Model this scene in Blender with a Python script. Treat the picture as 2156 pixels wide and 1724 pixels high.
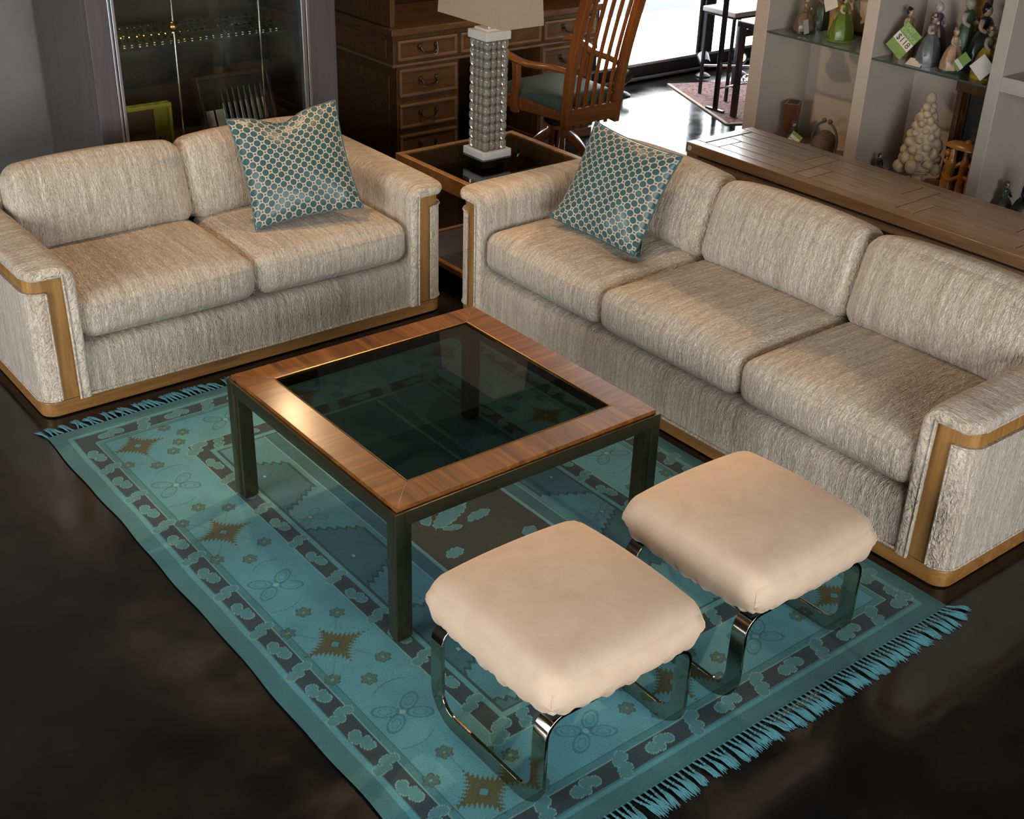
import bpy, bmesh, math, random
import numpy as np
from mathutils import Vector, Matrix
random.seed(7)
PI = math.pi
S = bpy.context.scene
COL = S.collection
for o in list(bpy.data.objects):
    bpy.data.objects.remove(o, do_unlink=True)

# ------------------------------------------------------------------ camera
cam = bpy.data.cameras.new('camera')
cam.sensor_fit = 'HORIZONTAL'; cam.sensor_width = 36.0
cam.lens = 2612.08 / 2156.0 * 36.0
cam.clip_start = 0.05; cam.clip_end = 200
camo = bpy.data.objects.new('camera', cam); COL.objects.link(camo)
yaw, pitch, roll = math.radians(39.1118), math.radians(28.6539), math.radians(1.9291)
fw = Vector((math.sin(yaw)*math.cos(pitch), math.cos(yaw)*math.cos(pitch), -math.sin(pitch)))
r0 = Vector((math.cos(yaw), -math.sin(yaw), 0)); u0 = r0.cross(fw)
rr = r0*math.cos(roll) + u0*math.sin(roll); uu = -r0*math.sin(roll) + u0*math.cos(roll)
M = Matrix((rr, uu, -fw)).transposed().to_4x4(); M.translation = (-1.407, -3.0897, 2.1356)
camo.matrix_world = M
S.camera = camo

# ------------------------------------------------------------------ colour management, world, daylight, track lights
S.view_settings.view_transform = 'Standard'
S.view_settings.look = 'None'
S.view_settings.gamma = 1.0
S.view_settings.use_curve_mapping = False
S.view_settings.exposure = 0.0
try:
    S.cycles.use_denoising = True
    S.cycles.max_bounces = 9; S.cycles.transparent_max_bounces = 12
    S.cycles.use_adaptive_sampling = True; S.cycles.adaptive_threshold = 0.05
    S.cycles.diffuse_bounces = 3; S.cycles.glossy_bounces = 4
    S.cycles.sample_clamp_indirect = 6.0
    S.cycles.caustics_reflective = False; S.cycles.caustics_refractive = False
except Exception:
    pass
world = bpy.data.worlds.new('sky'); S.world = world; world.use_nodes = True
wb = world.node_tree.nodes['Background']
wb.inputs[0].default_value = (0.96, 0.975, 1.0, 1); wb.inputs[1].default_value = 14.0

ROOM = dict(x0=-3.3, x1=8.0, y0=-5.4, y1=3.25, h=3.05)
WIN_LEFT = (-1.7, 0.8, 0.45, 2.2)      # y0,y1,z0,z1 of the opening in the left wall
WIN_FRONT = (-3.0, 1.3, 0.5, 2.5)        # x0,x1,z0,z1 of the opening in the front wall
WIN_BACK = (4.28, 7.6, 0.12, 2.75)      # x0,x1,z0,z1 of the storefront glazing

def portal(name, loc, rot, sx, sy):
    l = bpy.data.lights.new(name, 'AREA'); l.shape = 'RECTANGLE'; l.size = sx; l.size_y = sy
    l.cycles.is_portal = True
    o = bpy.data.objects.new(name, l); COL.objects.link(o); o.location = loc; o.rotation_euler = rot
    return o
portal('daylight_portal', (ROOM['x0']-0.12, (WIN_LEFT[0]+WIN_LEFT[1])/2, (WIN_LEFT[2]+WIN_LEFT[3])/2), (0, -PI/2, 0), WIN_LEFT[3]-WIN_LEFT[2], WIN_LEFT[1]-WIN_LEFT[0])
portal('daylight_portal', ((WIN_FRONT[0]+WIN_FRONT[1])/2, ROOM['y0']-0.12, (WIN_FRONT[2]+WIN_FRONT[3])/2), (PI/2, 0, 0), WIN_FRONT[1]-WIN_FRONT[0], WIN_FRONT[3]-WIN_FRONT[2])
portal('daylight_portal', ((WIN_BACK[0]+WIN_BACK[1])/2, ROOM['y1']+0.14, (WIN_BACK[2]+WIN_BACK[3])/2), (-PI/2, 0, 0), WIN_BACK[1]-WIN_BACK[0], WIN_BACK[3]-WIN_BACK[2])

WARM = (1.0, 0.66, 0.36)
SPOTS = [  # location, target, watts, cone degrees, blend
    ((5.1, 1.0, 2.85), (1.60, -0.20, 0.45), 900, 25, 0.5),
    ((0.55, 1.72, 2.95), (0.5, 0.98, 0.4), 130, 58, 0.6),
    ((1.8, 3.08, 2.5), (0.9, 0.5, 0.4), 110, 80, 0.6),
    ((1.7, 0.75, 2.97), (1.3, -0.2, 0.4), 95, 90, 0.7),
    ((2.7, 1.1, 2.95), (2.5, 2.4, 0.5), 60, 60, 0.6),
    ((1.6, 1.9, 2.95), (4.1, 1.15, 0.55), 150, 32, 0.6),
]
def spot(loc, tgt, w, ang, blend, color=WARM):
    l = bpy.data.lights.new('track_spot_light', 'SPOT'); l.energy = w; l.color = color
    l.spot_size = math.radians(ang); l.spot_blend = blend; l.shadow_soft_size = 0.05
    o = bpy.data.objects.new('track_spot_light', l); COL.objects.link(o); o.location = loc
    o.rotation_euler = (Vector(tgt)-Vector(loc)).to_track_quat('-Z', 'Y').to_euler()
    return o
for s in SPOTS: spot(*s)

# ------------------------------------------------------------------ material helpers
MATS = {}
def newmat(name):
    m = bpy.data.materials.new(name); m.use_nodes = True
    nt = m.node_tree; nt.nodes.clear()
    out = nt.nodes.new('ShaderNodeOutputMaterial')
    MATS[name] = m
    return m, nt, out
def N(nt, t, **kw):
    n = nt.nodes.new(t)
    for k, v in kw.items():
        if k.startswith('i_'): n.inputs[k[2:].replace('_', ' ')].default_value = v
        elif k.startswith('n_'): n.inputs[int(k[2:])].default_value = v
        else: setattr(n, k, v)
    return n
def bsdf(nt, out, color=(.5, .5, .5), rough=.5, metal=0, spec=.5, coat=0, sheen=0, trans=0, ior=1.5):
    b = nt.nodes.new('ShaderNodeBsdfPrincipled')
    b.inputs['Base Color'].default_value = (*color, 1); b.inputs['Roughness'].default_value = rough
    b.inputs['Metallic'].default_value = metal; b.inputs['Specular IOR Level'].default_value = spec
    b.inputs['Coat Weight'].default_value = coat; b.inputs['Coat Roughness'].default_value = .08
    b.inputs['Sheen Weight'].default_value = sheen; b.inputs['Sheen Roughness'].default_value = .4
    b.inputs['Transmission Weight'].default_value = trans; b.inputs['IOR'].default_value = ior
    nt.links.new(b.outputs[0], out.inputs[0])
    return b
def ramp(nt, stops, interp='LINEAR'):
    r = nt.nodes.new('ShaderNodeValToRGB'); cr = r.color_ramp; cr.interpolation = interp
    while len(cr.elements) > 1: cr.elements.remove(cr.elements[-1])
    cr.elements[0].position = stops[0][0]; cr.elements[0].color = (*stops[0][1], 1)
    for p, c in stops[1:]:
        e = cr.elements.new(p); e.color = (*c, 1)
    return r
def coords(nt, scale=(1, 1, 1), kind='Object', rot=(0, 0, 0)):
    t = nt.nodes.new('ShaderNodeTexCoord'); mp = nt.nodes.new('ShaderNodeMapping')
    mp.inputs['Scale'].default_value = scale; mp.inputs['Rotation'].default_value = rot
    nt.links.new(t.outputs[kind], mp.inputs['Vector'])
    return mp.outputs[0]
def plain(name, color, rough=.5, metal=0, spec=.5, coat=0, sheen=0, vary=.12, scale=14, bump=0):
    m, nt, out = newmat(name)
    b = bsdf(nt, out, color, rough, metal, spec, coat, sheen)
    c = coords(nt)
    n = N(nt, 'ShaderNodeTexNoise'); n.inputs['Scale'].default_value = scale; n.inputs['Detail'].default_value = 4
    nt.links.new(c, n.inputs['Vector'])
    lo = tuple(x*(1-vary) for x in color); hi = tuple(min(1, x*(1+vary)) for x in color)
    r = ramp(nt, [(.3, lo), (.7, hi)]); nt.links.new(n.outputs['Fac'], r.inputs[0])
    nt.links.new(r.outputs[0], b.inputs['Base Color'])
    if bump:
        bp = N(nt, 'ShaderNodeBump'); bp.inputs['Strength'].default_value = bump; bp.inputs['Distance'].default_value = .002
        nt.links.new(n.outputs['Fac'], bp.inputs['Height']); nt.links.new(bp.outputs[0], b.inputs['Normal'])
    return m
def wood(name, light, dark, axis='x', rough=.35, coat=.2, scale=1.0, spec=.5, crough=.1):
    """grain runs along the given local axis"""
    m, nt, out = newmat(name)
    b = bsdf(nt, out, light, rough, 0, spec, coat); b.inputs['Coat Roughness'].default_value = crough
    hi, lo = 26*scale, 1.6*scale
    sc = {'x': (lo, hi, hi), 'y': (hi, lo, hi), 'z': (hi, hi, lo)}[axis]
    c = coords(nt, sc)
    n = N(nt, 'ShaderNodeTexNoise'); n.inputs['Scale'].default_value = 1.3; n.inputs['Detail'].default_value = 6; n.inputs['Distortion'].default_value = 1.1
    nt.links.new(c, n.inputs['Vector'])
    n2 = N(nt, 'ShaderNodeTexNoise'); n2.inputs['Scale'].default_value = 6; n2.inputs['Detail'].default_value = 3
    nt.links.new(c, n2.inputs['Vector'])
    mx = N(nt, 'ShaderNodeMix', data_type='FLOAT'); mx.inputs[0].default_value = .35
    nt.links.new(n.outputs['Fac'], mx.inputs[2]); nt.links.new(n2.outputs['Fac'], mx.inputs[3])
    mid = tuple((a+d)/2 for a, d in zip(light, dark))
    r = ramp(nt, [(.34, dark), (.5, mid), (.64, light)]); nt.links.new(mx.outputs[0], r.inputs[0])
    nt.links.new(r.outputs[0], b.inputs['Base Color'])
    bp = N(nt, 'ShaderNodeBump'); bp.inputs['Strength'].default_value = .12; bp.inputs['Distance'].default_value = .001
    nt.links.new(mx.outputs[0], bp.inputs['Height']); nt.links.new(bp.outputs[0], b.inputs['Normal'])
    return m
def tweed(name, axis='x'):
    """nubby cream tweed: crinkled ribs that run square to the given local axis"""
    m, nt, out = newmat(name)
    b = bsdf(nt, out, (.5, .43, .35), .9, 0, .15, 0, .25)
    hi, lo = 1.0, .27
    sc = {'x': (hi, lo, lo), 'y': (lo, hi, lo)}[axis]
    c = coords(nt, sc)
    n1 = N(nt, 'ShaderNodeTexNoise'); n1.inputs['Scale'].default_value = 150; n1.inputs['Detail'].default_value = 3; n1.inputs['Distortion'].default_value = 1.4
    n2 = N(nt, 'ShaderNodeTexNoise'); n2.inputs['Scale'].default_value = 42; n2.inputs['Detail'].default_value = 3; n2.inputs['Distortion'].default_value = .5
    sc3 = {'x': (1, .04, .04), 'y': (.04, 1, .04)}[axis]
    c3 = coords(nt, sc3)
    n3 = N(nt, 'ShaderNodeTexNoise'); n3.inputs['Scale'].default_value = 75; n3.inputs['Detail'].default_value = 4
    c4 = coords(nt)
    n4 = N(nt, 'ShaderNodeTexNoise'); n4.inputs['Scale'].default_value = 260; n4.inputs['Detail'].default_value = 2
    for n, cc in ((n1, c), (n2, c), (n3, c3), (n4, c4)): nt.links.new(cc, n.inputs['Vector'])
    base = ramp(nt, [(.28, (.34, .25, .165)), (.45, (.54, .43, .32)), (.60, (.68, .57, .45)), (.75, (.78, .68, .56))])
    mixf = N(nt, 'ShaderNodeMix', data_type='FLOAT'); mixf.inputs[0].default_value = .55
    nt.links.new(n1.outputs['Fac'], mixf.inputs[2]); nt.links.new(n3.outputs['Fac'], mixf.inputs[3])
    nt.links.new(mixf.outputs[0], base.inputs[0])
    fleck = ramp(nt, [(.31, (1, 1, 1)), (.375, (0, 0, 0))]); nt.links.new(n4.outputs['Fac'], fleck.inputs[0])
    fl2 = ramp(nt, [(.35, (0, 0, 0)), (.6, (1, 1, 1))]); nt.links.new(n2.outputs['Fac'], fl2.inputs[0])
    mu = N(nt, 'ShaderNodeMath', operation='MULTIPLY'); nt.links.new(fleck.outputs[0], mu.inputs[0]); nt.links.new(fl2.outputs[0], mu.inputs[1])
    mc = N(nt, 'ShaderNodeMix', data_type='RGBA'); nt.links.new(mu.outputs[0], mc.inputs[0])
    nt.links.new(base.outputs[0], mc.inputs[6]); mc.inputs[7].default_value = (.16, .105, .06, 1)
    nt.links.new(mc.outputs[2], b.inputs['Base Color'])
    hsum = N(nt, 'ShaderNodeMath', operation='ADD'); nt.links.new(n1.outputs['Fac'], hsum.inputs[0])
    h2 = N(nt, 'ShaderNodeMath', operation='MULTIPLY'); nt.links.new(n2.outputs['Fac'], h2.inputs[0]); h2.inputs[1].default_value = 1.2
    nt.links.new(h2.outputs[0], hsum.inputs[1])
    bp = N(nt, 'ShaderNodeBump'); bp.inputs['Strength'].default_value = 1.0; bp.inputs['Distance'].default_value = .017
    nt.links.new(hsum.outputs[0], bp.inputs['Height']); nt.links.new(bp.outputs[0], b.inputs['Normal'])
    return m
def glass(name, tint=(.9, .95, .93), rough=0.0, ior=1.5):
    """thin pane: tinted see-through plus mirror reflection"""
    m, nt, out = newmat(name)
    t = N(nt, 'ShaderNodeBsdfTransparent'); t.inputs[0].default_value = (*tint, 1)
    g = N(nt, 'ShaderNodeBsdfGlossy'); g.inputs[0].default_value = (1, 1, 1, 1); g.inputs[1].default_value = rough
    lw = N(nt, 'ShaderNodeLayerWeight'); lw.inputs[0].default_value = .5
    pw = N(nt, 'ShaderNodeMath', operation='POWER'); pw.inputs[1].default_value = 5; nt.links.new(lw.outputs['Facing'], pw.inputs[0])
    f0 = ((ior-1)/(ior+1))**2
    f = N(nt, 'ShaderNodeMath', operation='MULTIPLY_ADD'); f.inputs[1].default_value = 1-f0; f.inputs[2].default_value = f0; nt.links.new(pw.outputs[0], f.inputs[0])
    mx = N(nt, 'ShaderNodeMixShader')
    nt.links.new(f.outputs[0], mx.inputs[0]); nt.links.new(t.outputs[0], mx.inputs[1]); nt.links.new(g.outputs[0], mx.inputs[2])
    nt.links.new(mx.outputs[0], out.inputs[0])
    return m
def emis(name, color, strength):
    m, nt, out = newmat(name)
    e = N(nt, 'ShaderNodeEmission'); e.inputs[0].default_value = (*color, 1); e.inputs[1].default_value = strength
    nt.links.new(e.outputs[0], out.inputs[0]); return m

# ------------------------------------------------------------------ mesh helpers
class MB:
    def __init__(s): s.v = []; s.f = []
    def add(s, vs, fs):
        o = len(s.v); s.v += [tuple(p) for p in vs]; s.f += [tuple(i+o for i in f) for f in fs]; return s
    def box(s, x0, x1, y0, y1, z0, z1):
        return s.add([(x0,y0,z0),(x1,y0,z0),(x1,y1,z0),(x0,y1,z0),(x0,y0,z1),(x1,y0,z1),(x1,y1,z1),(x0,y1,z1)],
                     [(0,3,2,1),(4,5,6,7),(0,1,5,4),(1,2,6,5),(2,3,7,6),(3,0,4,7)])
    def hexa(s, b, t):
        """two quads (bottom, top), same winding (counter-clockwise from above)"""
        return s.add(list(b)+list(t), [(0,3,2,1),(4,5,6,7),(0,1,5,4),(1,2,6,5),(2,3,7,6),(3,0,4,7)])
    def prism(s, poly, z0, z1):
        n = len(poly)
        vs = [(x,y,z0) for x,y in poly] + [(x,y,z1) for x,y in poly]
        fs = [tuple(range(n-1,-1,-1)), tuple(range(n,2*n))] + [(i,(i+1)%n,(i+1)%n+n,i+n) for i in range(n)]
        return s.add(vs, fs)
    def lathe(s, prof, seg=16, c=(0,0), sx=1, sy=1):
        """prof: list of (r,z) bottom to top"""
        n = len(prof); vs = []
        for r, z in prof:
            for k in range(seg):
                a = 2*PI*k/seg; vs.append((c[0]+r*sx*math.cos(a), c[1]+r*sy*math.sin(a), z))
        fs = [(i*seg+k, i*seg+(k+1)%seg, (i+1)*seg+(k+1)%seg, (i+1)*seg+k) for i in range(n-1) for k in range(seg)]
        fs.append(tuple(range(seg-1,-1,-1))); fs.append(tuple((n-1)*seg+k for k in range(seg)))
        return s.add(vs, fs)
    def ball(s, c, r, seg=12, rings=8, sx=1, sy=1, sz=1):
        vs = []
        for i in range(1, rings):
            t = PI*i/rings
            for k in range(seg):
                a = 2*PI*k/seg; vs.append((c[0]+r*sx*math.sin(t)*math.cos(a), c[1]+r*sy*math.sin(t)*math.sin(a), c[2]-r*sz*math.cos(t)))
        b = len(vs); vs.append((c[0],c[1],c[2]-r*sz)); vs.append((c[0],c[1],c[2]+r*sz))
        fs = [(i*seg+k, i*seg+(k+1)%seg, (i+1)*seg+(k+1)%seg, (i+1)*seg+k) for i in range(rings-2) for k in range(seg)]
        fs += [(b,(k+1)%seg,k) for k in range(seg)]; o = (rings-2)*seg
        fs += [(b+1,o+k,o+(k+1)%seg) for k in range(seg)]
        return s.add(vs, fs)
    def tube(s, pts, r, seg=8, closed=False, caps=True):
        pts = [Vector(p) for p in pts]; n = len(pts)
        rad = r if isinstance(r, (list, tuple)) else [r]*n
        vs = []; up = None
        for i, p in enumerate(pts):
            if closed: t = pts[(i+1)%n]-pts[i-1]
            else: t = (pts[min(i+1,n-1)]-pts[max(i-1,0)])
            t.normalize()
            if up is None:
                up = Vector((0,0,1)) if abs(t.z) < .9 else Vector((1,0,0))
            a = t.cross(up)
            if a.length < 1e-6: a = t.cross(Vector((0,1,0)))
            a.normalize(); b = a.cross(t).normalized(); up = b
            for k in range(seg):
                q = 2*PI*k/seg; vs.append(p + a*rad[i]*math.cos(q) + b*rad[i]*math.sin(q))
        m = n if closed else n-1
        fs = [(i*seg+k, i*seg+(k+1)%seg, ((i+1)%n)*seg+(k+1)%seg, ((i+1)%n)*seg+k) for i in range(m) for k in range(seg)]
        if caps and not closed:
            fs.append(tuple(range(seg-1,-1,-1))); fs.append(tuple((n-1)*seg+k for k in range(seg)))
        return s.add(vs, fs)
    def bar(s, frames, a, b, closed=False):
        """frames: (pos, wide_dir, thin_dir); rectangular section a wide, b thick"""
        vs = []; n = len(frames)
        for p, w, t in frames:
            p = Vector(p); w = Vector(w).normalized()*a/2; t = Vector(t).normalized()*b/2
            vs += [p-w-t, p+w-t, p+w+t, p-w+t]
        fs = [(i*4+k, i*4+(k+1)%4, (i+1)*4+(k+1)%4, (i+1)*4+k) for i in range(n-1) for k in range(4)]
        fs += [(3,2,1,0), tuple((n-1)*4+k for k in range(4))]
        return s.add(vs, fs)
    def loft(s, rings, cap=True):
        n = len(rings[0]); m = len(rings); vs = [p for r in rings for p in r]
        fs = [(i*n+k, i*n+(k+1)%n, (i+1)*n+(k+1)%n, (i+1)*n+k) for i in range(m-1) for k in range(n)]
        if cap: fs += [tuple(range(n-1,-1,-1)), tuple((m-1)*n+k for k in range(n))]
        return s.add(vs, fs)
    def xf(s, mat, start=0):
        s.v = s.v[:start] + [tuple(mat @ Vector(p)) for p in s.v[start:]]; return s
    def mesh(s, name, mat, smooth=False, bevel=0, seg=2, ang=30):
        me = bpy.data.meshes.new(name)
        bm = bmesh.new()
        bv = [bm.verts.new(p) for p in s.v]
        for f in s.f:
            try: bm.faces.new([bv[i] for i in f])
            except ValueError: pass
        bmesh.ops.recalc_face_normals(bm, faces=bm.faces)
        if bevel:
            es = [e for e in bm.edges if len(e.link_faces) == 2 and e.calc_face_angle(0) > math.radians(ang)]
            bmesh.ops.bevel(bm, geom=es, offset=bevel, offset_type='OFFSET', segments=seg, profile=.5, affect='EDGES', clamp_overlap=True)
        nrm = None
        if bevel:
            bm.normal_update(); nrm = []
            for v in bm.verts:
                a = Vector((0,0,0))
                for f in v.link_faces: a += f.normal*f.calc_area()
                nrm.append(a.normalized() if a.length > 0 else Vector((0,0,1)))
        bm.to_mesh(me); bm.free()
        if smooth or bevel:
            me.polygons.foreach_set('use_smooth', [True]*len(me.polygons))
            if nrm: me.normals_split_custom_set_from_vertices(nrm)
            else:
                try: me.set_sharp_from_angle(angle=math.radians(40))
                except Exception: pass
        me.materials.append(mat)
        return me
    def build(s, name, mat, parent=None, **kw):
        return link(name, s.mesh(name, mat, **kw), parent)
def link(name, me, parent=None, loc=None, rot=None):
    o = bpy.data.objects.new(name, me); COL.objects.link(o)
    if parent is not None: o.parent = parent
    if loc is not None: o.location = loc
    if rot is not None: o.rotation_euler = rot
    return o
def tag(o, label, cat, group=None, kind=None):
    o['label'] = label; o['category'] = cat
    if group: o['group'] = group
    if kind: o['kind'] = kind
    return o
def struct(o): o['kind'] = 'structure'; return o
def thing(name, label, cat, loc=(0,0,0), rz=0, group=None):
    o = bpy.data.objects.new(name, None); COL.objects.link(o); o.empty_display_size = .1
    o.location = loc; o.rotation_euler = (0,0,rz)
    return tag(o, label, cat, group)
def copytree(o, parent=None):
    c = o.copy(); COL.objects.link(c)
    if parent is not None: c.parent = parent
    for ch in list(o.children): copytree(ch, c)
    return c
def bx(name, mat, parent, x0, x1, y0, y1, z0, z1, bevel=.003, seg=2):
    return MB().box(min(x0,x1), max(x0,x1), min(y0,y1), max(y0,y1), min(z0,z1), max(z0,z1)).build(name, mat, parent, bevel=bevel, seg=seg)
def arc(cx, cy, r, a0, a1, n):
    return [(cx+r*math.cos(math.radians(a0+(a1-a0)*i/n)), cy+r*math.sin(math.radians(a0+(a1-a0)*i/n))) for i in range(n+1)]
def roundrect(x0, x1, y0, y1, r, n=6):
    return arc(x1-r,y0+r,r,-90,0,n)+arc(x1-r,y1-r,r,0,90,n)+arc(x0+r,y1-r,r,90,180,n)+arc(x0+r,y0+r,r,180,270,n)
def smoothpath(pts, n=8):
    """Catmull-Rom through the points"""
    P = [Vector(p) for p in pts]; out = []
    for i in range(len(P)-1):
        a, b, c, d = P[max(i-1,0)], P[i], P[i+1], P[min(i+2,len(P)-1)]
        for k in range(n):
            t = k/n
            out.append(.5*((2*b)+(c-a)*t+(2*a-5*b+4*c-d)*t*t+(3*b-a-3*c+d)*t**3))
    out.append(P[-1]); return out
def text_mesh(name, txt, size, mat, parent, loc, rot, align='CENTER', extrude=.0004):
    cu = bpy.data.curves.new(name, 'FONT'); cu.body = txt; cu.size = size; cu.align_x = align; cu.align_y = 'CENTER'; cu.extrude = extrude
    to = bpy.data.objects.new(name+'_tmp', cu); COL.objects.link(to)
    dg = bpy.context.evaluated_depsgraph_get()
    me = bpy.data.meshes.new_from_object(to.evaluated_get(dg)); bpy.data.objects.remove(to)
    me.name = name; me.materials.clear(); me.materials.append(mat)
    return link(name, me, parent, loc, rot)

def sq(x): return x*x
def cushion_map(w, d, h, r, crown=.02, front=.0, square=False):
    def f(x, y, z):
        p = Vector((x*w/2, y*d/2, z*h/2))
        q = Vector((max(-(w/2-r), min(w/2-r, p.x)), max(-(d/2-r), min(d/2-r, p.y)), max(-(h/2-r), min(h/2-r, p.z))))
        e = p-q
        if square and max(abs(e.x), abs(e.y)) > 1e-9:
            m = max(abs(e.x), abs(e.y)); mz = abs(e.z); mm = max(m, mz); k = mm/math.hypot(m, mz)
            p = q+Vector((e.x*k, e.y*k, e.z*k))*.5+e.normalized()*mm*.5
        elif e.length > 1e-9:
            m = max(abs(e.x), abs(e.y), abs(e.z)); e = e.normalized()*m; p = q+e
        cz = crown*(1-sq(x)*abs(x))*(1-sq(y)*abs(y))
        p.z += cz*z
        p.y += front*y*(1-sq(x))*(1-sq(z))
        p.x += (0 if square else crown*.25*x*(1-sq(y))*(1-sq(z)))
        return p
    return f
def grid_ticks(n, r, full):
    """ticks in [-1,1], dense in the rounded rim"""
    k = 5; e = 1-2*r/full
    a = [-1+(1-e)*(1-math.cos(PI/2*i/k)) for i in range(k)]
    b = [-e+2*e*i/n for i in range(n+1)]
    return a+b+[-t for t in reversed(a)]
def cushion(w, d, h, r, crown, front=0.0, n=(14,12,3), mat4=None, post=None, square=False):
    f = cushion_map(w, d, h, r, crown, front, square)
    tx, ty, tz = grid_ticks(n[0], r, w), grid_ticks(n[1], r, d), grid_ticks(n[2], r, h)
    idx = {}; vs = []; fs = []
    def vid(x, y, z):
        k = (round(x,5), round(y,5), round(z,5))
        if k not in idx:
            p = f(x, y, z)
            if post: p = post(p, x, y, z)
            idx[k] = len(vs); vs.append(mat4 @ p if mat4 else p)
        return idx[k]
    for a, b, mk in ((tx, ty, lambda u,v,s: (u,v,s)), (tx, tz, lambda u,v,s: (u,s,v)), (ty, tz, lambda u,v,s: (s,u,v))):
        for sgn in (-1, 1):
            for i in range(len(a)-1):
                for j in range(len(b)-1):
                    q = [vid(*mk(a[i],b[j],sgn)), vid(*mk(a[i+1],b[j],sgn)), vid(*mk(a[i+1],b[j+1],sgn)), vid(*mk(a[i],b[j+1],sgn))]
                    fs.append(tuple(q))
    return MB().add(vs, fs), f

# ------------------------------------------------------------------ materials
TWX = tweed('cream_tweed_cushion', 'x'); TWY = tweed('cream_tweed_arm', 'y')
OAK = wood('honey_oak', (.37, .185, .052), (.21, .093, .023), 'z', .38, .15)
OAKX = wood('honey_oak_rail', (.33, .155, .042), (.19, .08, .02), 'x', .38, .15)
WALX = wood('walnut_veneer_x', (.225, .082, .015), (.070, .022, .004), 'y', .36, .30, .62, .32, .20)
WALY = wood('walnut_veneer_y', (.225, .082, .015), (.070, .022, .004), 'x', .36, .30, .62, .32, .20)
BRONZE = plain('dark_bronze_metal', (.105, .088, .048), .30, .9, vary=.1, scale=5)
BRASS = plain('brass_edge', (.40, .24, .08), .28, 1.0, vary=.05)
SMOKE = glass('smoked_glass', (.38, .40, .38))
BLACK = plain('black_plastic', (.012, .012, .012), .4)
PEACH = None

def mat_velvet():
    m, nt, out = newmat('peach_velvet')
    b = bsdf(nt, out, (.58, .44, .345), .8, 0, .2, 0, .25)
    b.inputs['Sheen Tint'].default_value = (1, .86, .72, 1)
    c = coords(nt)
    n = N(nt, 'ShaderNodeTexNoise'); n.inputs['Scale'].default_value = 9; n.inputs['Detail'].default_value = 6; n.inputs['Distortion'].default_value = 1.5
    nt.links.new(c, n.inputs['Vector'])
    r = ramp(nt, [(.3, (.53, .375, .262)), (.7, (.59, .43, .308))]); nt.links.new(n.outputs['Fac'], r.inputs[0])
    nt.links.new(r.outputs[0], b.inputs['Base Color'])
    bp = N(nt, 'ShaderNodeBump'); bp.inputs['Strength'].default_value = .25; bp.inputs['Distance'].default_value = .006
    nt.links.new(n.outputs['Fac'], bp.inputs['Height']); nt.links.new(bp.outputs[0], b.inputs['Normal'])
    return m
PEACH = mat_velvet()

def mat_floor():
    m, nt, out = newmat('polished_dark_concrete')
    b = bsdf(nt, out, (.012, .010, .009), .12, 0, .5)
    c = coords(nt)
    n = N(nt, 'ShaderNodeTexNoise'); n.inputs['Scale'].default_value = 1.6; n.inputs['Detail'].default_value = 8; n.inputs['Roughness'].default_value = .65
    nt.links.new(c, n.inputs['Vector'])
    r = ramp(nt, [(.35, (.0045, .0042, .0045)), (.55, (.009, .0075, .006)), (.72, (.024, .017, .011))]); nt.links.new(n.outputs['Fac'], r.inputs[0])
    nt.links.new(r.outputs[0], b.inputs['Base Color'])
    n2 = N(nt, 'ShaderNodeTexNoise'); n2.inputs['Scale'].default_value = 5; n2.inputs['Detail'].default_value = 6
    nt.links.new(c, n2.inputs['Vector'])
    rr_ = ramp(nt, [(.3, (.07, .07, .07)), (.7, (.27, .27, .27))]); nt.links.new(n2.outputs['Fac'], rr_.inputs[0]); nt.links.new(rr_.outputs[0], b.inputs['Roughness'])
    n3 = N(nt, 'ShaderNodeTexNoise'); n3.inputs['Scale'].default_value = 7; n3.inputs['Detail'].default_value = 3
    nt.links.new(c, n3.inputs['Vector'])
    bp = N(nt, 'ShaderNodeBump'); bp.inputs['Strength'].default_value = .10; bp.inputs['Distance'].default_value = .01
    nt.links.new(n3.outputs['Fac'], bp.inputs['Height']); nt.links.new(bp.outputs[0], b.inputs['Normal'])
    return m
FLOOR = mat_floor()
WALL = plain('grey_wall_paint', (.165, .150, .14), .8, vary=.04)
CEIL = plain('dark_ceiling_paint', (.05, .045, .04), .9)
BLKFRAME = plain('black_window_frame', (.012, .013, .015), .35)
ALU = plain('aluminium', (.55, .55, .57), .3, 1.0, vary=.03)
CHROME = plain('chrome', (.75, .75, .75), .12, 1.0, vary=.02)
PANE = glass('clear_pane', (.96, .98, .98))

# ------------------------------------------------------------------ the room
R_ = ROOM
struct(bx('floor', FLOOR, None, R_['x0']-.1, R_['x1']+.1, R_['y0']-.1, R_['y1']+.1, -.1, 0, bevel=0))
struct(bx('ceiling', CEIL, None, R_['x0']-.1, R_['x1']+.1, R_['y0']-.1, R_['y1']+.1, R_['h'], R_['h']+.1, bevel=0))
def wall_with_opening_x(name, x, t, y0, y1, op):
    a, b, c, d = op
    m = MB().box(x-t, x, y0, a, 0, R_['h']).box(x-t, x, b, y1, 0, R_['h']).box(x-t, x, a, b, 0, c).box(x-t, x, a, b, d, R_['h'])
    return struct(m.build(name, WALL))
def wall_with_opening_y(name, y0, y1, xa, xb, op, mat=WALL):
    a, b, c, d = op
    m = MB().box(xa, a, y0, y1, 0, R_['h']).box(b, xb, y0, y1, 0, R_['h']).box(a, b, y0, y1, 0, c).box(a, b, y0, y1, d, R_['h'])
    return struct(m.build(name, mat))
wall_with_opening_x('wall_left', R_['x0'], .1, R_['y0'], R_['y1'], WIN_LEFT)
wall_with_opening_y('wall_front', R_['y0']-.1, R_['y0'], R_['x0'], R_['x1'], WIN_FRONT)
wall_with_opening_y('wall_back', R_['y1'], R_['y1']+.1, R_['x0'], R_['x1'], WIN_BACK)
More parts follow.
